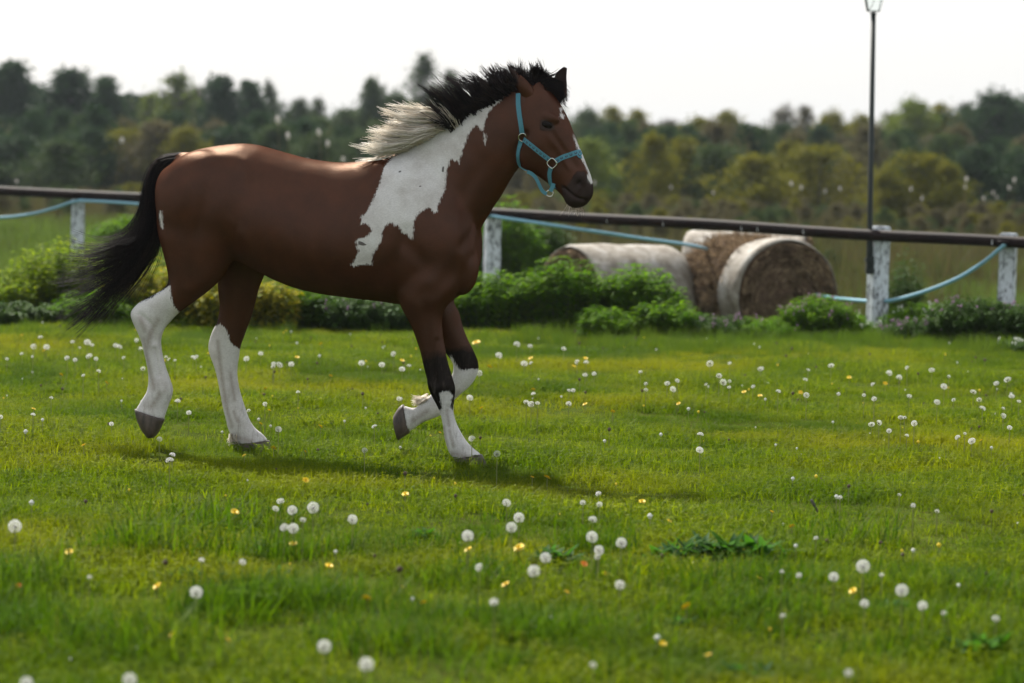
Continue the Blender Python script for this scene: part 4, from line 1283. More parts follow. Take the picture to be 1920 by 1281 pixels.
far_hind = [(370, 400, 510, 400, -.11, .13), (385, 450, 516, 455, -.12, .12), (402, 490, 507, 494, -.125, .108), (406, 517, 496, 517, -.13, .095),
            (409, 545, 484, 546, -.13, .08), (412, 572, 476, 578, -.13, .066), (408, 600, 468, 603, -.13, .056), (396, 626, 459, 628, -.13, .050),
            (390.5, 648, 451, 652, -.13, .046), (393, 665, 448, 672, -.13, .041), (401, 687, 445.5, 690, -.13, .034), (407, 708, 445.5, 708, -.13, .031),
            (412, 735, 451, 735, -.13, .029), (418, 766, 460, 764, -.13, .031), (424, 790, 468, 787, -.13, .037), (429, 808, 479, 803, -.13, .037),
            (437, 824, 493, 814, -.13, .036), (450, 836, 503, 826, -.13, .042)]
near_fore = [(735, 500, 868, 480, .12, .11), (742, 540, 866, 530, .13, .105), (748, 566, 850, 560, .135, .095), (757, 585, 834, 580, .135, .083), (767, 602, 829, 600, .135, .074),
             (777, 626, 830, 625, .135, .066), (787, 656, 835, 655, .135, .056), (794.5, 687, 841, 684, .135, .049), (800.5, 712, 849, 710, .135, .048),
             (804, 731, 854, 729, .135, .049), (812, 748, 852, 750, .135, .041), (823, 769, 850.5, 770, .135, .032), (829, 790, 855, 790, .135, .029),
             (832, 814, 865, 812, .135, .031), (836, 833, 877, 830, .135, .037), (842, 849, 890, 842, .135, .036), (852, 862, 903, 853, .135, .040)]
far_fore = [(770, 500, 880, 490, -.12, .10), (780, 535, 868, 530, -.13, .10), (790, 565, 851, 563, -.135, .085), (801, 590, 861, 587, -.135, .074),
            (813, 617, 868.5, 615, -.135, .064), (824, 641, 879, 640, -.135, .055), (836, 662, 889, 660, -.135, .049), (848, 679, 896.5, 680, -.135, .047),
            (850, 692, 896, 698, -.135, .046), (847, 703, 888, 716, -.135, .043), (839, 713, 874, 731, -.135, .037), (829, 722, 858, 744, -.135, .033),
            (816, 733, 842, 762, -.135, .032), (802, 744, 826, 779, -.135, .037), (790, 755, 808, 787, -.135, .036), (779, 764, 792, 793, -.135, .033),
            (768, 764, 779, 802, -.135, .036), (757, 760, 767, 811, -.135, .044)]
headst = [(1012, 152, 962, 238, 0, .068), (1038, 178, 961, 272, 0, .085), (1056, 208, 969, 302, 0, .095), (1066, 230, 985, 317, 0, .096),
          (1074, 250, 1005, 327, 0, .084), (1082, 270, 1022, 339, 0, .070), (1091, 290, 1038, 352, 0, .060), (1099, 310, 1050, 362, 0, .056),
          (1106, 330, 1058, 371, 0, .060), (1110, 350, 1063, 381, 0, .062), (1108, 368, 1071, 388, 0, .055), (1098, 383, 1082, 391, 0, .034)]
near_ear = [(976, 200, 1010, 206, .02, .028), (968, 168, 1003, 173, .048, .030), (962, 148, 988, 151, .06, .022), (956, 134, 972, 138, .062, .014), (949.5, 119, 953, 122, .062, .004)]
far_ear = [(1032, 178, 1062, 182, -.05, .026), (1036, 158, 1062.5, 160, -.055, .024), (1039, 146, 1062, 147, -.06, .018), (1046, 134, 1062.5, 136, -.06, .012), (1057, 125.5, 1063, 128, -.06, .006)]

def both(fn):
    return [fn(1), fn(-1)]

pieces = [loft(trunk, H, h_side, 40, 4, .92, .16), loft(neck, H, h_side, 32, 4, 1.0, .12),
          loft(near_hind, H, h_side), loft(far_hind, H, h_side), loft(near_fore, H, h_side), loft(far_fore, H, h_side),
          loft(headst, G, g_side, 32, 5, .8, 0.0)]
pieces += both(lambda k: blob(H, h_side, 380, 385, 88, 104, .10 * k, .175))            # haunch
pieces += both(lambda k: blob(H, h_side, 404, 440, 48, 62, .135 * k, .115, .2))         # stifle and thigh
pieces += both(lambda k: blob(H, h_side, 446, 326, 46, 30, .13 * k, .072, .2))         # point of the hip
pieces += both(lambda k: blob(H, h_side, 330, 380, 38, 72, .08 * k, .12, -.15))         # buttock
pieces += both(lambda k: blob(H, h_side, 792, 440, 62, 118, .11 * k, .125, -.35))       # shoulder blade and triceps
pieces += both(lambda k: blob(H, h_side, 838, 486, 36, 62, .12 * k, .10, .12))          # point of the shoulder
pieces += both(lambda k: blob(H, h_side, 868, 500, 30, 54, .075 * k, .085, .05))        # breast
pieces += both(lambda k: blob(H, h_side, 775, 545, 34, 34, .12 * k, .095, 0))           # elbow
pieces += both(lambda k: blob(G, g_side, 1000, 283, 34, 38, .045 * k, .046, 0.5))       # cheek
pieces += both(lambda k: blob(G, g_side, 1030, 221, 20, 10, .070 * k, .015, 0.3))      # brow over the eye
pieces += both(lambda k: blob(G, g_side, 1086, 338, 13, 17, .042 * k, .022, 0.1))       # nostril rim
pieces += [blob(G, g_side, 1076, 377, 15, 11, 0, .045, 0.3)]                            # lower lip
pieces += both(lambda k: blob(G, g_side, 1052, 295, 32, 5, .055 * k, .012, 0.95))       # facial crest
pieces += [blob(H, h_side, 342, 298, 22, 12, 0, .05, -.3)]                              # dock
raw_v, raw_f = join(pieces)
raw = mesh_obj('raw_horse', raw_v, raw_f, [])
md = raw.modifiers.new('r', 'REMESH')
md.mode = 'VOXEL'
md.voxel_size = 0.0065
md.use_smooth_shade = True
ms = raw.modifiers.new('s', 'SMOOTH')
ms.factor = 0.6
ms.iterations = 7
dg = bpy.context.evaluated_depsgraph_get()
body_me = bpy.data.meshes.new_from_object(raw.evaluated_get(dg))
bpy.data.objects.remove(raw)
body_me.name = 'horse'
# the thin ears keep their edge: they are joined on after the smoothing, as hollow cups
def ear(st, side):
    st = catmull(st, 15)
    V, Fc, n = [], [], 20
    for i, r in enumerate(st):
        a, b = G(r[0], r[1], r[4]), G(r[2], r[3], r[4])
        c, e = (a + b) / 2, (a - b) / 2
        hollow = side * min(1, i / 4)
        for k in range(n):
            t = 2 * math.pi * k / n
            sn = math.sin(t)
            w = r[5] * (sn if sn * side < 0 else sn * (1 - 1.55 * abs(hollow)))
            V.append(c + e * math.cos(t) + g_side * w)
    for i in range(len(st) - 1):
        for k in range(n):
            q, p = i * n + k, i * n + (k + 1) % n
            Fc.append((q, p, p + n, q + n))
    Fc.append(tuple(range(n - 1, -1, -1))); Fc.append(tuple(range((len(st) - 1) * n, len(st) * n)))
    return V, Fc
bm = bmesh.new()
bm.from_mesh(body_me)
for ev, ef in (ear(near_ear, -1), ear(far_ear, 1)):
    vs = [bm.verts.new(v) for v in ev]
    for q in ef:
        bm.faces.new([vs[i] for i in q])
bmesh.ops.recalc_face_normals(bm, faces=[f for f in bm.faces])
bm.to_mesh(body_me)
bm.free()
body_me.update()

def arr(me):
    a = np.empty(len(me.vertices) * 3, dtype=np.float32)
    me.vertices.foreach_get('co', a)
    return a.reshape(-1, 3).astype(float)

def project(co):
    d = co - np.array(CP)
    z = d @ np.array(fwd)
    return np.stack([960 + F * (d @ np.array(rt)) / z, 640.5 - F * (d @ np.array(up)) / z], 1)

def seg_dist(p, a, b):
    a, b = np.array(a, float), np.array(b, float)
    ab = b - a
    t = np.clip(((p - a) @ ab) / (ab @ ab + 1e-9), 0, 1)
    return np.linalg.norm(p - (a + t[:, None] * ab), axis=1)

def line_dist(p, pl):
    pl = catmull(pl, (len(pl) - 1) * 4 + 1)
    d = np.full(len(p), 1e9)
    for i in range(len(pl) - 1):
        d = np.minimum(d, seg_dist(p, pl[i], pl[i + 1]))
    return d

def poly_sd(p, poly):
    """signed distance in photo pixels, positive inside"""
    d = np.full(len(p), 1e9)
    ins = np.zeros(len(p), bool)
    n = len(poly)
    for i in range(n):
        a, b = poly[i], poly[(i + 1) % n]
        d = np.minimum(d, seg_dist(p, a, b))
        c = ((a[1] > p[:, 1]) != (b[1] > p[:, 1])) & (p[:, 0] < (b[0] - a[0]) * (p[:, 1] - a[1]) / ((b[1] - a[1]) or 1e-9) + a[0])
        ins ^= c
    return np.where(ins, d, -d)

co = arr(body_me)
ed = np.empty(len(body_me.edges) * 2, dtype=np.int32)
body_me.edges.foreach_get('vertices', ed)
ed = ed.reshape(-1, 2)
pix = project(co)
deg = np.bincount(ed.ravel(), minlength=len(co))[:, None].astype(float)
wts = (np.clip((560 - pix[:, 1]) / 60, 0, 1) * np.clip((900 - pix[:, 0]) / 60, 0, 1))[:, None]
wts *= (np.abs((co - np.array(HO)) @ np.array(h_side)) > .04)[:, None] * .9
for _ in range(60):
    acc = np.zeros_like(co)
    for k in range(3):
        acc[:, k] = np.bincount(ed[:, 0], co[ed[:, 1], k], len(co)) + np.bincount(ed[:, 1], co[ed[:, 0], k], len(co))
    co = co + wts * .6 * (acc / deg - co)
body_me.vertices.foreach_set('co', co.astype(np.float32).ravel())
body_me.update()
nrm = np.empty(len(co) * 3, dtype=np.float32)
body_me.vertices.foreach_get('normal', nrm)
nrm = nrm.reshape(-1, 3).astype(float)
pix = project(co)
sv = (co - np.array(HO)) @ np.array(h_side)           # side offset in the body
sg = (co - np.array(HEAD_O)) @ np.array(g_side)       # side offset in the head
nh = nrm @ np.array(h_side)
face_near = np.clip(nh * 2.2, 0, 1)

# creases and swells of muscle, tendon and bone: (polyline, width px, depth m)
creases = [
    ([(872, 400), (874, 440), (872, 475), (864, 515), (846, 556)], 8, .009), ([(892, 430), (889, 460), (884, 500), (866, 540)], 8, .006),
    ([(742, 572), (737, 530), (745, 480), (762, 430)], 10, .010), ([(800, 500), (775, 470), (758, 440)], 11, .006),
    ([(862, 470), (840, 520), (815, 552)], 9, .006), ([(834, 420), (815, 350), (790, 300)], 13, .008),
    ([(436, 476), (446, 440), (447, 395), (462, 350)], 12, .012), ([(375, 330), (371, 385), (378, 450), (372, 520)], 10, .007),
    ([(338, 350), (335, 410), (345, 480), (352, 530)], 10, .008), ([(420, 330), (440, 340), (470, 330), (500, 345)], 14, .007),
    ([(345, 335), (380, 315), (430, 318)], 9, .005), ([(500, 345), (560, 350), (640, 345), (700, 340)], 16, .006),
    ([(322, 545), (345, 560), (372, 556)], 9, .005), ([(262, 590), (283, 610), (290, 640)], 5, .004), ([(290, 655), (299, 705)], 3.5, .0045),
    ([(415, 640), (424, 690), (432, 760)], 4, .004), ([(421, 560), (417, 610), (412, 640)], 5, .006),
    ([(820, 640), (812, 690), (818, 720)], 6, .005), ([(840, 762), (842, 800)], 3.5, .004), ([(800, 590), (805, 640), (812, 690)], 8, .006),
    ([(950, 345), (920, 395), (890, 440), (870, 460)], 9, .009), ([(985, 250), (965, 290), (972, 310)], 6, .007),
    ([(1020, 262), (1042, 290), (1056, 312)], 7, .005), ([(1035, 250), (1060, 285), (1080, 312)], 6, .0035),
    ([(1057, 353), (1068, 362), (1083, 372), (1098, 376)], 2.6, .007),
    ([(880, 250), (900, 300), (905, 360), (890, 420)], 16, .006), ([(560, 370), (548, 420), (560, 480)], 12, .004),
    ([(600, 370), (590, 430), (600, 500)], 12, .004), ([(645, 370), (636, 430), (640, 510)], 12, .004), ([(520, 380), (505, 430), (520, 480)], 12, .003),
]
creases += [([(458, 334), (432, 372), (424, 420), (432, 462)], 17, .012), ([(470, 352), (520, 372), (560, 372)], 14, .006), ([(385, 352), (378, 400), (365, 450)], 8, .007), ([(352, 372), (348, 430), (362, 500)], 9, .006), ([(345, 318), (400, 296), (450, 296)], 7, -.005), ([(790, 300), (770, 350), (760, 400)], 10, .006), ([(905, 300), (870, 360), (850, 410)], 10, .006), ([(800, 585), (790, 560), (800, 540)], 8, .005)]
swells = [([(462, 305), (480, 325)], 12, .010), ([(700, 300), (740, 330)], 16, .006), ([(452, 440), (470, 460)], 12, .006), ([(808, 722), (850, 724)], 9, .004),
          ([(405, 500), (395, 520)], 14, .005), ([(1078, 332), (1090, 330), (1096, 342), (1088, 354)], 3, .003)]
disp = np.zeros(len(co))
near_mask = sv > -0.02
for pl, w, dep in creases:
    big = w > 6
    fade = np.ones(len(co)) if not big else np.clip(1.25 - np.minimum(1.25, seg_dist(pix, pl[len(pl) // 2], pl[len(pl) // 2]) / (max(20.0, math.dist(pl[0], pl[-1])) * .62)), 0, 1)
    disp -= (1.35 if big else 1.8) * dep * fade * np.exp(-(line_dist(pix, pl) / (w * (1.45 if big else 1.0))) ** 2) * face_near * near_mask
for pl, w, dep in swells:
    disp += dep * np.exp(-(line_dist(pix, pl) / w) ** 2) * face_near * near_mask
# nostril opening, both sides of the muzzle
for k in (1, -1):
    c = np.array(G(1087, 343, .05 * k))
    r = np.linalg.norm((co - c) * np.array([1, 1, .75]), axis=1)
    disp -= .026 * np.exp(-(r / .015) ** 4)
co2 = co + nrm * disp[:, None]
co2 += nrm * (0.0012 * np.array([mnoise.noise(Vector(c) * 14) for c in co]))[:, None]
body_me.vertices.foreach_set('co', co2.astype(np.float32).ravel())

# --- coat markings: signed distances in photo pixels, stored with the coat
patch = [(748, 287), (735, 297), (720, 316), (712, 343), (705, 360), (699, 375), (689, 395), (683, 402), (676, 408), (678, 416), (674, 423), (682, 419), (689, 420),
         (695, 426), (696, 432), (692, 440), (683, 446), (672, 448), (666, 454), (671, 459), (668, 464), (673, 470), (669, 478), (665, 489), (658, 497), (665, 501), (673, 497), (683, 496), (697, 497),
         (698, 487), (699, 477), (710, 461), (716, 448), (716, 439), (719, 430), (722, 425), (728, 419), (735, 417), (741, 424), (745, 423), (753, 434), (757, 440), (761, 438), (766, 444), (772, 451),
         (775, 431), (775, 422), (778, 411), (782, 403), (788, 397), (796, 393), (804, 389), (808, 391), (810, 395), (815, 402), (820, 395), (821, 386), (824, 379), (828, 370), (830, 366), (834, 357), (835, 349),
         (836, 338), (837, 330), (837, 320), (841, 312), (843, 302), (847, 298), (852, 302), (856, 300), (860, 307), (865, 290), (870, 274), (872, 268), (879, 251), (883, 245), (892, 234), (897, 238), (902, 245), (906, 243),
         (908, 234), (909, 228), (914, 216), (919, 208), (925, 200), (932, 195), (942, 187), (945, 140), (860, 170), (748, 230), (735, 280)]
white = np.where(sv > 0.0, poly_sd(pix, patch), -50)
top_near = sv <= 0.0
white = np.where(top_near & (co[:, 2] > 1.2) & (pix[:, 0] < 960) & (pix[:, 0] > 735), poly_sd(pix, patch), white)
def add_white(poly, mask):
    global white
    sd = poly_sd(pix, poly)
    white = np.where(mask, np.maximum(white, sd), white)
nearm, farm = sv > 0, sv <= 0
legs = pix[:, 1] > 500
add_white([(906, 250), (911, 252), (911, 264), (909, 272), (907, 264)], nearm)
add_white([(300, 396), (303, 397), (305, 412), (305, 430), (302, 425), (299, 408)], nearm)
add_white([(284, 558), (297, 549), (312, 540), (319, 535), (319, 548), (322, 562), (326, 574), (333, 583), (338, 586), (350, 604), (352, 900), (180, 900), (180, 560), (262, 567)], nearm & legs & (pix[:, 0] < 360))
add_white([(404, 612), (414, 607), (425, 620), (429, 634), (434, 645), (444, 652), (455, 656), (540, 900), (360, 900), (370, 612)], farm & legs & (pix[:, 0] < 560))
add_white([(825, 737), (832, 734), (842, 733), (849, 742), (846, 752), (845, 766), (849, 768), (851, 760), (870, 765), (940, 900), (820, 900), (818, 768), (825, 770), (829, 766), (826, 750)], nearm & legs & (pix[:, 0] > 700))
add_white([(845, 667), (849, 672), (855, 684), (862, 692), (870, 695), (880, 692), (905, 692), (905, 780), (700, 900), (700, 700), (840, 700)], farm & legs & (pix[:, 0] > 600) & (pix[:, 1] > 660))
headm = (pix[:, 0] > 1040)
add_white([(1050, 203), (1055, 202), (1053, 211), (1058, 218), (1056, 223), (1050, 220), (1051, 211)], headm)
add_white([(1075, 253), (1081, 262), (1086, 277), (1096, 287), (1104, 300), (1109, 318), (1113, 333), (1113, 343), (1106, 346), (1101, 338), (1103, 325), (1098, 312), (1090, 298), (1085, 285), (1079, 268)], headm)
dark = np.full(len(co), -60.0)
def add_dark(poly, mask):
    global dark
    dark = np.where(mask, np.maximum(dark, poly_sd(pix, poly)), dark)
add_dark([(1052, 346), (1062, 350), (1072, 338), (1083, 323), (1096, 322), (1101, 333), (1108, 345), (1128, 345), (1125, 400), (1060, 400), (1056, 370)], pix[:, 0] > 1030)
add_dark([(265, 566), (305, 520), (319, 525), (319, 534), (300, 549), (284, 560), (270, 566)], nearm)
def add_black_fade(y0, slope, mask):  # leg coat fades to its own black going down
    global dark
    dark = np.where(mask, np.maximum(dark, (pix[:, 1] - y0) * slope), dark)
add_black_fade(668, .22, nearm & (pix[:, 0] > 700) & (pix[:, 1] > 560))
add_black_fade(652 , .3, farm & (pix[:, 0] > 700) & (pix[:, 1] > 560))
add_dark([(402, 560), (412, 570), (408, 612), (400, 612)], farm)
add_dark([(1013, 226), (1024, 223), (1037, 231), (1041, 242), (1030, 246), (1014, 242)], pix[:, 0] > 1000)
add_dark([(1080, 330), (1093, 330), (1097, 352), (1082, 354)], pix[:, 0] > 1000)
add_dark([(940, 115), (956, 115), (972, 146), (965, 165), (955, 150)], pix[:, 1] < 170)
add_dark([(1034, 122), (1070, 120), (1066, 165), (1034, 165)], pix[:, 0] > 1030)
add_dark([(829, 312), (833, 312), (832, 324), (828, 322)], nearm)
add_dark([(748, 321), (753, 320), (752, 324), (747, 325)], nearm)
add_dark([(786, 347), (791, 348), (789, 351), (785, 350)], nearm)
add_dark([(671, 451), (680, 454), (690, 460), (680, 461), (672, 459)], nearm)
shade_stain = np.zeros(len(co))  # shadow streaks and stains of the legs, both painted into the white
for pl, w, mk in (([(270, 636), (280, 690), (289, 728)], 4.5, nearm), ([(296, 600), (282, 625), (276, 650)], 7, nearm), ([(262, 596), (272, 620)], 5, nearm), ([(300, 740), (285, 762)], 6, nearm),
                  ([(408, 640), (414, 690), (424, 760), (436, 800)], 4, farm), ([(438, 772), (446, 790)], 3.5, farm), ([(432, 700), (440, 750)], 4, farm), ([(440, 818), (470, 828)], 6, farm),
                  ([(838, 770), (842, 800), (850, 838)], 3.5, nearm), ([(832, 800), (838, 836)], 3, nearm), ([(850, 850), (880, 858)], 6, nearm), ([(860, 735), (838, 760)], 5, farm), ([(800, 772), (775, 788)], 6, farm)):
    shade_stain = np.where(mk, np.maximum(shade_stain, np.exp(-(line_dist(pix, pl) / w) ** 2)), shade_stain)
for nm_, val in (('shade_stain', shade_stain), ('white', white), ('dark', dark), ('low', np.clip((1.05 - co[:, 2]) / .5, 0, 1))):
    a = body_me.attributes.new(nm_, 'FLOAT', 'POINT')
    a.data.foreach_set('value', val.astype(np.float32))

m_coat, nt, b = new_mat('coat')
nA = noise_tex(nt, 9, 4, .6)
nB = noise_tex(nt, 260, 3, .7, stretch=(0.35, 1, 1.0))
nC = noise_tex(nt, 60, 3, .7)
nE = noise_tex(nt, 130, 2, .6, stretch=(1.0, 1, .28))
brown = ramp(nt, nA.outputs['Fac'], [(0.3, (.031, .0095, .0048)), (0.7, (.054, .0165, .0078))]).outputs[0]
brown = mixc(nt, mth(nt, 'MULTIPLY', attr(nt, 'low'), .45), brown, (.030, .013, .007))  # belly shading painted into the coat: browner dark low on the body
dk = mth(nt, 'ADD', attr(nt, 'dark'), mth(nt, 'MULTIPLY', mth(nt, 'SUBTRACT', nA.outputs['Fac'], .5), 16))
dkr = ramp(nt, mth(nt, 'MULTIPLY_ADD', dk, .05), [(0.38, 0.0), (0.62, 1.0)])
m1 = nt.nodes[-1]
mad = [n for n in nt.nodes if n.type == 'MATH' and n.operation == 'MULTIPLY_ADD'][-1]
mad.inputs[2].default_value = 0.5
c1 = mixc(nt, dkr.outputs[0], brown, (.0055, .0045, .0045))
wt = mth(nt, 'ADD', attr(nt, 'white'), mth(nt, 'MULTIPLY', mth(nt, 'SUBTRACT', nE.outputs['Fac'], .5), 11.0))
wm = mth(nt, 'MULTIPLY_ADD', wt, .30)
mad = [n for n in nt.nodes if n.type == 'MATH' and n.operation == 'MULTIPLY_ADD'][-1]
mad.inputs[2].default_value = 0.5
wr = ramp(nt, wm, [(0.0, 0.0), (1.0, 1.0)])
wcol = ramp(nt, nA.outputs['Fac'], [(0.3, (.44, .42, .40)), (0.5, (.54, .525, .51)), (0.7, (.61, .60, .59))]).outputs[0]
# dark flecks keep their place inside the white
fl = ramp(nt, mth(nt, 'MULTIPLY_ADD', attr(nt, 'dark'), .3), [(0.4, 0.0), (0.7, 1.0)])
mad = [n for n in nt.nodes if n.type == 'MATH' and n.operation == 'MULTIPLY_ADD'][-1]
mad.inputs[2].default_value = 0.5
c2 = mixc(nt, wr.outputs[0], c1, wcol)
sep = nd(nt, 'ShaderNodeSeparateXYZ')
tcx = nd(nt, 'ShaderNodeNewGeometry')
nt.links.new(tcx.outputs['Position'], sep.inputs[0])
zz = ramp(nt, mth(nt, 'MULTIPLY', sep.outputs[2], .5), [(0.42, 0.0), (0.44, 1.0)])
c3 = mixc(nt, mth(nt, 'MULTIPLY', mth(nt, 'MULTIPLY', fl.outputs[0], zz.outputs[0]), .85), c2, (.03, .02, .018))
dirt = noise_tex(nt, 30, 5, .75, stretch=(1, 1, .22))
dr = ramp(nt, dirt.outputs['Fac'], [(0.50, 0.0), (0.68, 1.0)])
lowz = ramp(nt, sep.outputs[2], [(0.0, 1.0), (0.6, 0.0)])
c4 = mixc(nt, mth(nt, 'MULTIPLY', mth(nt, 'MULTIPLY', dr.outputs[0], lowz.outputs[0]), .7), c3, (.17, .145, .115))
c4 = mixc(nt, mth(nt, 'MULTIPLY', mth(nt, 'MULTIPLY', attr(nt, 'shade_stain'), .75), mth(nt, 'ADD', nC.outputs['Fac'], .3)), c4, (.24, .205, .175))
hairc = ramp(nt, nB.outputs['Fac'], [(.3, .84), (.7, 1.14)])
c4 = mixc(nt, 1.0, c4, hairc.outputs[0], 'MULTIPLY')
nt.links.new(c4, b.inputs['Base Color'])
df = nd(nt, 'ShaderNodeBsdfDiffuse'); nt.links.new(c4, df.inputs[0])
gl = nd(nt, 'ShaderNodeBsdfGlossy'); gl.inputs['Roughness'].default_value = .33; glc = mixc(nt, mth(nt, 'MULTIPLY', dkr.outputs[0], .75), (.030, .021, .016), (.003, .003, .003)); nt.links.new(glc, gl.inputs[0])
ad = nd(nt, 'ShaderNodeAddShader'); nt.links.new(df.outputs[0], ad.inputs[0]); nt.links.new(gl.outputs[0], ad.inputs[1])
nt.links.new(ad.outputs[0], nt.nodes['Material Output'].inputs['Surface'])
b.inputs['Roughness'].default_value = .43
b.inputs['Specular IOR Level'].default_value = .25
b.inputs['IOR'].default_value = 1.32
b.inputs['Specular Tint'].default_value = (1.0, .72, .58, 1)
b.inputs['Sheen Weight'].default_value = 0
b.inputs['Sheen Roughness'].default_value = .35
b.inputs['Sheen Tint'].default_value = (1, .85, .7, 1)
bp = bump(nt, b, nB.outputs['Fac'], .35, .004)
nt.links.new(bp.outputs[0], df.inputs['Normal']); nt.links.new(bp.outputs[0], gl.inputs['Normal'])

body_me.materials.clear()
body_me.materials.append(m_coat)
body_me.polygons.foreach_set('use_smooth', [True] * len(body_me.polygons))
horse_base = Vector((HO.x, HO.y, 0))
horse = bpy.data.objects.new('horse', body_me)
COL.objects.link(horse)
tag(horse, 'bay and white pinto horse trotting across the lawn with mane and tail blown back', 'horse')
body_me.update()
bvh = BVHTree.FromPolygons([tuple(v) for v in co2], [tuple(p.vertices) for p in body_me.polygons])

def skin(px, py, off=0.0, fallback=None):
    d = ray(px, py).normalized()
    h = bvh.ray_cast(CP, d)
    if h[0] is None:
        q = fallback if fallback is not None else G(px, py, .05)
        h = bvh.find_nearest(q)
    return h[0] + h[1] * off, h[1]

# hooves
m_hoof, nt, b = new_mat('hoof_horn')
nH = noise_tex(nt, 40, 4, .6, stretch=(1, 1, .3))
nt.links.new(ramp(nt, nH.outputs['Fac'], [(.3, (.025, .017, .013)), (.7, (.095, .068, .052))]).outputs[0], b.inputs['Base Color'])
b.inputs['Roughness'].default_value = .55
bump(nt, b, nH.outputs['Fac'], .3, .004)
hoof_st = [
    [(253, 767, 309, 786, .135, .048), (256, 784, 304, 797, .135, .053), (265, 805, 297, 811, .135, .05), (277, 821, 288, 821, .135, .03)],
    [(449, 832, 505, 826, -.13, .046), (450, 841, 508, 838, -.13, .052), (449, 850, 512, 850, -.13, .056)],
    [(851, 860, 904, 852, .135, .045), (852, 870, 910, 865, .135, .052), (853, 879, 916, 879, .135, .056)],
    [(756, 758, 768, 812, -.135, .047), (747, 765, 759, 818, -.135, .053), (738, 780, 747, 826, -.135, .052)]]
for st in hoof_st:
    v, f = loft(st, H, h_side, 24, 3, .9)
    mesh_obj('hoof', v, f, m_hoof, horse)

# eyes
m_eye, nt, b = new_mat('eye')
b.inputs['Base Color'].default_value = (.008, .005, .004, 1)
b.inputs['Roughness'].default_value = .15
b.inputs['Specular IOR Level'].default_value = .08
for k in (1, -1):
    if k == 1:
        q, nq = skin(1025, 235)
    else:
        q, nq, *_ = bvh.find_nearest(G(1050, 230, -.12))
    e_v, e_f = blob(G, g_side, 1025, 234, 10.5, 6.6, 0, .013, .38)
    c0 = G(1025, 235, 0)
    e_v = [v - c0 + q - nq * .004 for v in e_v]
    mesh_obj('eye', e_v, e_f, m_eye, horse)

# ------------------------------------------------------------------ hair
def hair_mat(name, stops, rough=.4, trans=.3):
    m, nt, b = new_mat(name)
    r = ramp(nt, attr(nt, 'strand'), stops)
    nt.links.new(r.outputs[0], b.inputs['Base Color'])
    b.inputs['Roughness'].default_value = rough
    b.inputs['Specular IOR Level'].default_value = .15 if trans > .1 else .03
    tr = nd(nt, 'ShaderNodeBsdfTranslucent')
    nt.links.new(r.outputs[0], tr.inputs[0])
    mx = nd(nt, 'ShaderNodeMixShader')
    mx.inputs[0].default_value = trans
    nt.links.new(b.outputs[0], mx.inputs[1]); nt.links.new(tr.outputs[0], mx.inputs[2])
    nt.links.new(mx.outputs[0], nt.nodes['Material Output'].inputs['Surface'])
    return m
m_black = hair_mat('black_hair', [(0, (.008, .007, .008)), (.7, (.018, .014, .014)), (1, (.030, .021, .016))], rough=.6, trans=.04)
m_blond = hair_mat('cream_hair', [(0, (.48, .39, .28)), (.4, (.78, .69, .57)), (1, (.92, .88, .80))])
m_whisker = hair_mat('whisker_hair', [(0, (.3, .26, .2)), (1, (.5, .45, .4))])

def strands(name, guides, n, seg, rad, mat, parent, jit, tipjit, curl=3.0, lens=(.6, 1.0), s_of=None, clump=6, plane=H):
    """hairs between neighbouring guide curves (rows px, py, s)"""
    G_ = [catmull(g, 24) for g in guides]
    V, Fc, A = [], [], []
    rng = random.Random(hash(name) % 1000 if False else len(name) * 17 + n)
    n_cl = max(1, n // clump)
    for c in range(n_cl):
        u = rng.random() * (len(G_) - 1)
        i = min(int(u), len(G_) - 2)
        base = G_[i] * (1 - (u - i)) + G_[i + 1] * (u - i)
        ln = rng.uniform(*lens)
        co_ = np.array([rng.gauss(0, jit), rng.gauss(0, jit), rng.gauss(0, .012)])
        ct_ = np.array([rng.gauss(0, tipjit), rng.gauss(0, tipjit), rng.gauss(0, .03)])
        ph, fr = rng.uniform(0, 6.28), rng.uniform(.8, 1.8)
        amp = curl * rng.uniform(.3, 1)
        shade = rng.random()
        for _ in range(clump):
            ln2 = ln * rng.uniform(.82, 1.05)
            sp = np.array([rng.gauss(0, jit * .55), rng.gauss(0, jit * .55), rng.gauss(0, .008)])
            sp2 = np.array([rng.gauss(0, 2.2), rng.gauss(0, 2.2), rng.gauss(0, .012)])
            ring0 = len(V)
            pts = []
            for k in range(seg + 1):
                t = k / seg
                q = base[min(23, int(t * ln2 * 23))] * (1 - ((t * ln2 * 23) % 1)) + base[min(23, int(t * ln2 * 23) + 1)] * ((t * ln2 * 23) % 1)
                q = q + co_ * (1 - t * .5) + sp + ct_ * t * t + sp2 * t * t
                wv = math.sin(t * 6.28 * fr + ph) * amp * t
                pts.append(plane(q[0] + wv * .5, q[1] + wv, q[2]))
            for k, p in enumerate(pts):
                t = k / seg
                tn = (pts[min(k + 1, seg)] - pts[max(k - 1, 0)]).normalized()
                a1 = tn.cross(h_side).normalized()
                a2 = h_side
                r = rad * (1 - .75 * t ** 1.5)
                for j in range(3):
                    an = 2.094 * j
                    V.append(p + (a1 * math.cos(an) + a2 * math.sin(an)) * r)
                    A.append(min(1, max(0, shade * .7 + rng.random() * .25 + t * .15)))
            for k in range(seg):
                for j in range(3):
                    a, bq = ring0 + k * 3 + j, ring0 + k * 3 + (j + 1) % 3
                    Fc.append((a, bq, bq + 3, a + 3))
    return mesh_obj(name, V, Fc, mat, parent, attrs={'strand': A})

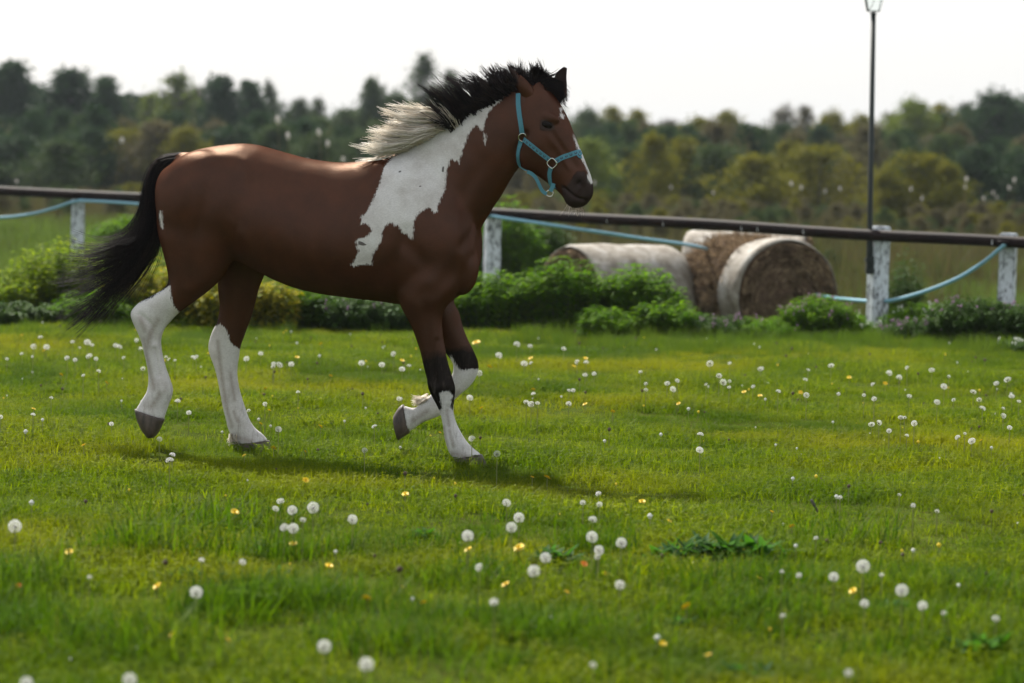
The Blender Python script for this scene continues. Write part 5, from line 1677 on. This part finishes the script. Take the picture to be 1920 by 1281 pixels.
tail_g = [
    [(340, 292, 0), (306, 296, 0), (286, 314, 0), (277, 350, .02), (274, 390, .03), (258, 426, .03), (228, 448, .04), (192, 452, .05), (158, 436, .05)],
    [(340, 293, 0), (307, 299, 0), (287, 320, 0), (279, 356, .02), (276, 400, .02), (254, 444, .02), (214, 468, .03), (172, 480, .04), (128, 480, .04)],
    [(340, 294, 0), (308, 303, 0), (289, 328, 0), (281, 368, .01), (278, 412, .01), (254, 462, .01), (210, 494, .02), (160, 510, .03), (104, 516, .04)],
    [(340, 295, 0), (310, 306, 0), (291, 334, 0), (284, 376, 0), (282, 424, 0), (257, 478, 0), (213, 517, 0), (162, 546, .0), (104, 566, .0)],
    [(340, 296, 0), (311, 309, 0), (292, 340, 0), (286, 384, 0), (286, 434, -.01), (261, 486, -.01), (219, 530, -.02), (168, 572, -.02), (108, 606, -.03)],
    [(340, 297, 0), (312, 312, 0), (293, 346, 0), (289, 392, -.01), (290, 440, -.02), (266, 488, -.02), (226, 534, -.03), (181, 580, -.04), (130, 632, -.05)],
    [(340, 298, 0), (313, 314, 0), (295, 350, 0), (292, 396, -.01), (295, 444, -.02), (274, 484, -.03), (240, 524, -.04), (202, 566, -.05), (160, 616, -.06)]]
strands('tail', tail_g, 2000, 20, .0019, m_black, horse, 2.8, 11, 6.0, (.72, 1.04), clump=8)
tail_core = [tail_g[i] for i in (1, 2, 3, 4, 5)]
strands('tail', [[g[j] for j in range(7)] for g in tail_core], 1000, 12, .003, m_black, horse, 2.4, 5, 2.0, (.65, 1.0), clump=8)
blond_g = [
    [(752, 287, .05), (738, 284, .09), (716, 288, .09), (680, 282, .08)],
    [(775, 270, .04), (755, 275, .10), (725, 280, .10), (684, 277, .09)],
    [(800, 256, .03), (770, 266, .11), (735, 270, .11), (690, 268, .10)],
    [(822, 243, .03), (788, 252, .12), (748, 255, .12), (700, 250, .10)],
    [(838, 234, .03), (800, 238, .12), (757, 238, .11), (708, 232, .10)],
    [(845, 228, .02), (806, 222, .09), (765, 218, .09), (714, 206, .08)],
    [(848, 224, .01), (812, 207, .06), (778, 198, .06), (722, 186, .05)]]
strands('mane', blond_g, 1900, 10, .0024, m_blond, horse, 2.8, 8, 4.0, (.62, 1.05), clump=14)
black_g = [
    [(845, 246, .05), (838, 236, .11), (822, 216, .12), (786, 180, .10)],
    [(858, 236, .05), (848, 214, .11), (826, 190, .11), (788, 158, .09)],
    [(876, 222, .05), (862, 198, .11), (842, 176, .10), (806, 150, .08)],
    [(896, 208, .05), (880, 186, .10), (864, 166, .09), (832, 146, .07)],
    [(918, 196, .05), (902, 174, .10), (888, 158, .08), (858, 138, .06)],
    [(938, 184, .05), (924, 164, .10), (912, 150, .07), (890, 130, .05)],
    [(955, 175, .05), (945, 156, .09), (936, 142, .06), (928, 130, .05)],
    [(972, 168, .05), (962, 150, .08), (956, 140, .05), (948, 131, .05)],
    [(985, 164, .04), (978, 148, .05), (974, 136, .04), (970, 128, .03)],
    [(1002, 160, .03), (996, 144, .03), (993, 132, .03), (990, 123, .02)],
    [(1014, 160, .03), (1012, 146, .03), (1012, 136, .02), (1010, 128, .02)],
    [(1026, 164, .02), (1028, 150, .02), (1028, 141, .02), (1028, 134, .02)]]
strands('mane', black_g, 2900, 9, .0026, m_black, horse, 3.4, 8, 4.0, (.6, 1.05), clump=13)
strands('mane', [black_g[0], black_g[1]], 90, 9, .0020, m_blond, horse, 4, 6, 4.0, (.35, .8), clump=3)
# roots of the mane lie over the crest
low_g = [[(768, 285, .03), (760, 279, .07), (750, 276, .08)], [(850, 244, .03), (835, 236, .09), (815, 226, .10)], [(890, 216, .03), (872, 207, .09), (850, 200, .09)], [(935, 196, .04), (915, 184, .09), (893, 176, .09)],
         [(966, 182, .05), (950, 168, .09), (930, 160, .08)], [(992, 172, .05), (980, 158, .07), (962, 150, .06)], [(1010, 168, .04), (1003, 155, .05), (990, 148, .05)]]
strands('mane', low_g[1:], 1500, 6, .003, m_black, horse, 2.5, 4, 2.0, (.8, 1.1), clump=8)
strands('mane', [low_g[0], [(840, 244, .03), (820, 240, .09), (800, 238, .10)]], 500, 6, .003, m_blond, horse, 2.5, 4, 2.0, (.8, 1.1), clump=8)
fore_g = [[(1004, 158, .03), (1022, 148, .04), (1044, 152, .04), (1060, 172, .03)], [(1006, 162, .03), (1024, 155, .05), (1046, 162, .05), (1061, 190, .03)],
          [(1010, 166, .04), (1026, 164, .06), (1044, 172, .06), (1058, 186, .04)], [(1014, 170, .04), (1028, 172, .06), (1046, 182, .06), (1060, 200, .04)]]
strands('forelock', fore_g, 900, 8, .0028, m_black, horse, 3.0, 4, 2.5, (.7, 1.05), clump=8, plane=H)
# feathers at the fetlocks and whiskers at the chin
strands('fetlock_hair', [[(800, 742, -.135), (790, 746, -.135), (776, 744, -.135)], [(798, 752, -.135), (787, 756, -.135), (775, 757, -.135)]], 260, 5, .002, m_blond, horse, 2.0, 2.5, 1, (.7, 1.05), clump=5)
strands('fetlock_hair', [[(434, 814, -.13), (432, 824, -.13), (434, 834, -.13)], [(446, 822, -.13), (446, 830, -.13), (450, 838, -.13)]], 220, 5, .002, m_blond, horse, 2.0, 2.5, 1, (.7, 1.05), clump=5)
strands('whiskers', [[(1066, 380, .02), (1064, 390, .03), (1058, 402, .03)], [(1078, 390, .02), (1078, 397, .02), (1072, 406, .02)], [(1092, 391, .02), (1094, 398, .02), (1090, 405, .02)]],
        60, 5, .0009, m_whisker, horse, 1.5, 4, 2, (.5, 1.0), clump=2)

# ------------------------------------------------------------------ halter
m_strap, nt, b = new_mat('teal_webbing')
uvn = nd(nt, 'ShaderNodeUVMap')
sepu = nd(nt, 'ShaderNodeSeparateXYZ')
nt.links.new(uvn.outputs[0], sepu.inputs[0])
fr = mth(nt, 'FRACT', sepu.outputs[0])
dx = mth(nt, 'SUBTRACT', fr, .5)
dy = mth(nt, 'SUBTRACT', sepu.outputs[1], .5)
rr = mth(nt, 'SQRT', mth(nt, 'ADD', mth(nt, 'MULTIPLY', dx, dx), mth(nt, 'MULTIPLY', dy, dy)))
ring_ = mth(nt, 'ABSOLUTE', mth(nt, 'SUBTRACT', rr, .2))
spot = mth(nt, 'LESS_THAN', ring_, .085)
cut = mth(nt, 'GREATER_THAN', dy, -.12)
spot = mth(nt, 'MULTIPLY', spot, cut)
spot = mth(nt, 'MULTIPLY', spot, attr(nt, 'printed'))
wv = noise_tex(nt, 300, 2, .5)
base = ramp(nt, wv.outputs['Fac'], [(.3, (.042, .165, .22)), (.7, (.07, .24, .31))]).outputs[0]
nt.links.new(mixc(nt, spot, base, (.025, .03, .06)), b.inputs['Base Color'])
b.inputs['Roughness'].default_value = .7
bump(nt, b, wv.outputs['Fac'], .3, .002)
m_metal, nt, b = new_mat('nickel')
b.inputs['Base Color'].default_value = (.62, .62, .6, 1)
b.inputs['Metallic'].default_value = 1
b.inputs['Roughness'].default_value = .22
halter = empty('halter', G(1030, 300, .1), 'teal blue webbing halter with metal rings on the head of the horse', 'halter')

def strap(name, path, width, printed=0, extra=None, off=.004, n=28):
    pts, nrs = [], []
    for q in catmull(path, n):
        p, nn = skin(q[0], q[1], off)
        pts.append(p); nrs.append(nn)
    if extra:
        for e in extra:
            p, nn, *_ = bvh.find_nearest(Vector(e))
            pts.append(p + nn * off); nrs.append(nn)
    # smooth
    for _ in range(2):
        pts = [pts[0]] + [(pts[i - 1] + pts[i] * 2 + pts[i + 1]) / 4 for i in range(1, len(pts) - 1)] + [pts[-1]]
        nrs = [nrs[0]] + [(nrs[i - 1] + nrs[i] + nrs[i + 1]).normalized() for i in range(1, len(nrs) - 1)] + [nrs[-1]]
    V, Fc, UV, ln = [], [], [], 0
    for i, p in enumerate(pts):
        if i: ln += (p - pts[i - 1]).length
        t = (pts[min(i + 1, len(pts) - 1)] - pts[max(i - 1, 0)]).normalized()
        sd = t.cross(nrs[i]).normalized()
        for a, h in ((-1, -.0015), (1, -.0015), (1, .0025), (-1, .0025)):
            V.append(p + sd * (a * width / 2) + nrs[i] * h)
            UV.append((ln / (width * 1.0), .5 + a * .5))
    for i in range(len(pts) - 1):
        for k in range(4):
            a, c = i * 4 + k, i * 4 + (k + 1) % 4
            Fc.append((a, a + 4, c + 4, c))
    Fc.append((0, 1, 2, 3)); m = (len(pts) - 1) * 4
    Fc.append((m + 3, m + 2, m + 1, m))
    o = mesh_obj(name, V, Fc, m_strap, halter, shade=False, attrs={'printed': [printed] * len(V)})
    uv = o.data.uv_layers.new(name='UVMap')
    for lp in o.data.loops:
        uv.data[lp.index].uv = UV[lp.vertex_index]
    return o
strap('crown_strap', [(972, 176), (972, 195), (974, 215), (977, 235), (979, 251)], .024)
strap('cheek_strap', [(983, 262), (998, 274), (1014, 287), (1031, 300)], .024, 1)
strap('noseband', [(1041, 303), (1054, 296), (1068, 291), (1080, 287), (1090, 285), (1097, 287)], .026, 1,
      [G(1101, 290, -.03), G(1100, 294, -.06)])
strap('throat_strap', [(977, 264), (974, 278), (972, 292), (974, 307), (980, 318), (988, 322)], .022)
strap('jaw_strap', [(1034, 313), (1031, 325), (1032, 338), (1034, 350), (1034, 357)], .022)
# the chin strap hangs free of the jaw
def free_strap(name, pts3, width):
    V, Fc = [], []
    pts3 = [Vector(p) for p in pts3]
    for i, p in enumerate(pts3):
        t = (pts3[min(i + 1, len(pts3) - 1)] - pts3[max(i - 1, 0)]).normalized()
        sd = t.cross(g_side).normalized()
        for a, h in ((-1, -.0015), (1, -.0015), (1, .0025), (-1, .0025)):
            V.append(p + sd * (a * width / 2) + g_side * h)
    for i in range(len(pts3) - 1):
        for k in range(4):
            a, c = i * 4 + k, i * 4 + (k + 1) % 4
            Fc.append((a, a + 4, c + 4, c))
    return mesh_obj(name, V, Fc, m_strap, halter, shade=False, attrs={'printed': [0] * len(V)})
free_strap('chin_strap', [G(*q, .06) for q in catmull([(989, 322), (997, 326), (1005, 334), (1011, 346), (1017, 358), (1025, 364)], 14)], .018)

free_strap('jaw_strap', [G(*q, .058) for q in catmull([(1038, 344), (1036, 351), (1032, 359)], 6)], .022)

def ring_part(name, c, nrm_, r, wire, square=False, squash=1.0):
    u = nrm_.cross(Vector((0, 0, 1))).normalized()
    w = nrm_.cross(u).normalized()
    n = 24
    pts = []
    for k in range(n):
        an = 2 * math.pi * k / n
        ca, sa = math.cos(an), math.sin(an)
        q = (abs(ca) ** (.55 if square else 1)) * (1 if ca > 0 else -1), (abs(sa) ** (.55 if square else 1)) * (1 if sa > 0 else -1)
        if square: q = ((q[0] + q[1]) * .72, (q[1] - q[0]) * .72)
        pts.append(c + u * (q[0] * r) + w * (q[1] * r * squash))
    V, Fc = [], []
    for i in range(n):
        t = (pts[(i + 1) % n] - pts[i - 1]).normalized()
        a = t.cross(nrm_).normalized()
        for k in range(6):
            an = 2 * math.pi * k / 6
            V.append(pts[i] + (a * math.cos(an) + nrm_ * math.sin(an)) * wire)
    for i in range(n):
        j = (i + 1) % n
        for k in range(6):
            Fc.append((i * 6 + k, i * 6 + (k + 1) % 6, j * 6 + (k + 1) % 6, j * 6 + k))
    return mesh_obj(name, V, Fc, m_metal, halter)
for nm_, x, y, r, sq in (('ring', 980, 257, .021, False), ('ring', 1036, 306, .022, True)):
    p, nn = skin(x, y, .010)
    ring_part(nm_, p, nn, r, .0032, sq)
ring_part('ring', G(1031, 363, .055), g_side, .020, .003, False, .8)
p, nn = skin(986, 322, .010)
ring_part('buckle', p, nn, .014, .003, False, .6)
# ------------------------------------------------------------------ the hazy air
m_air = bpy.data.materials.new('air')
m_air.use_nodes = True
nt = m_air.node_tree
nt.nodes.clear()
vo = nd(nt, 'ShaderNodeVolumePrincipled')
vo.inputs['Color'].default_value = (.80, .90, 1.0, 1)
vo.inputs['Density'].default_value = .00017
vo.inputs['Anisotropy'].default_value = .3
ou = nd(nt, 'ShaderNodeOutputMaterial')
nt.links.new(vo.outputs[0], ou.inputs['Volume'])
v, f = box(0, 1560, 5.5, 8800, 4000, 15)
hz_ = mesh_obj('haze', v, f, m_air, shade=False)
tag(hz_, 'thin pale haze in the air between the camera and the wood', 'haze', kind='stuff')
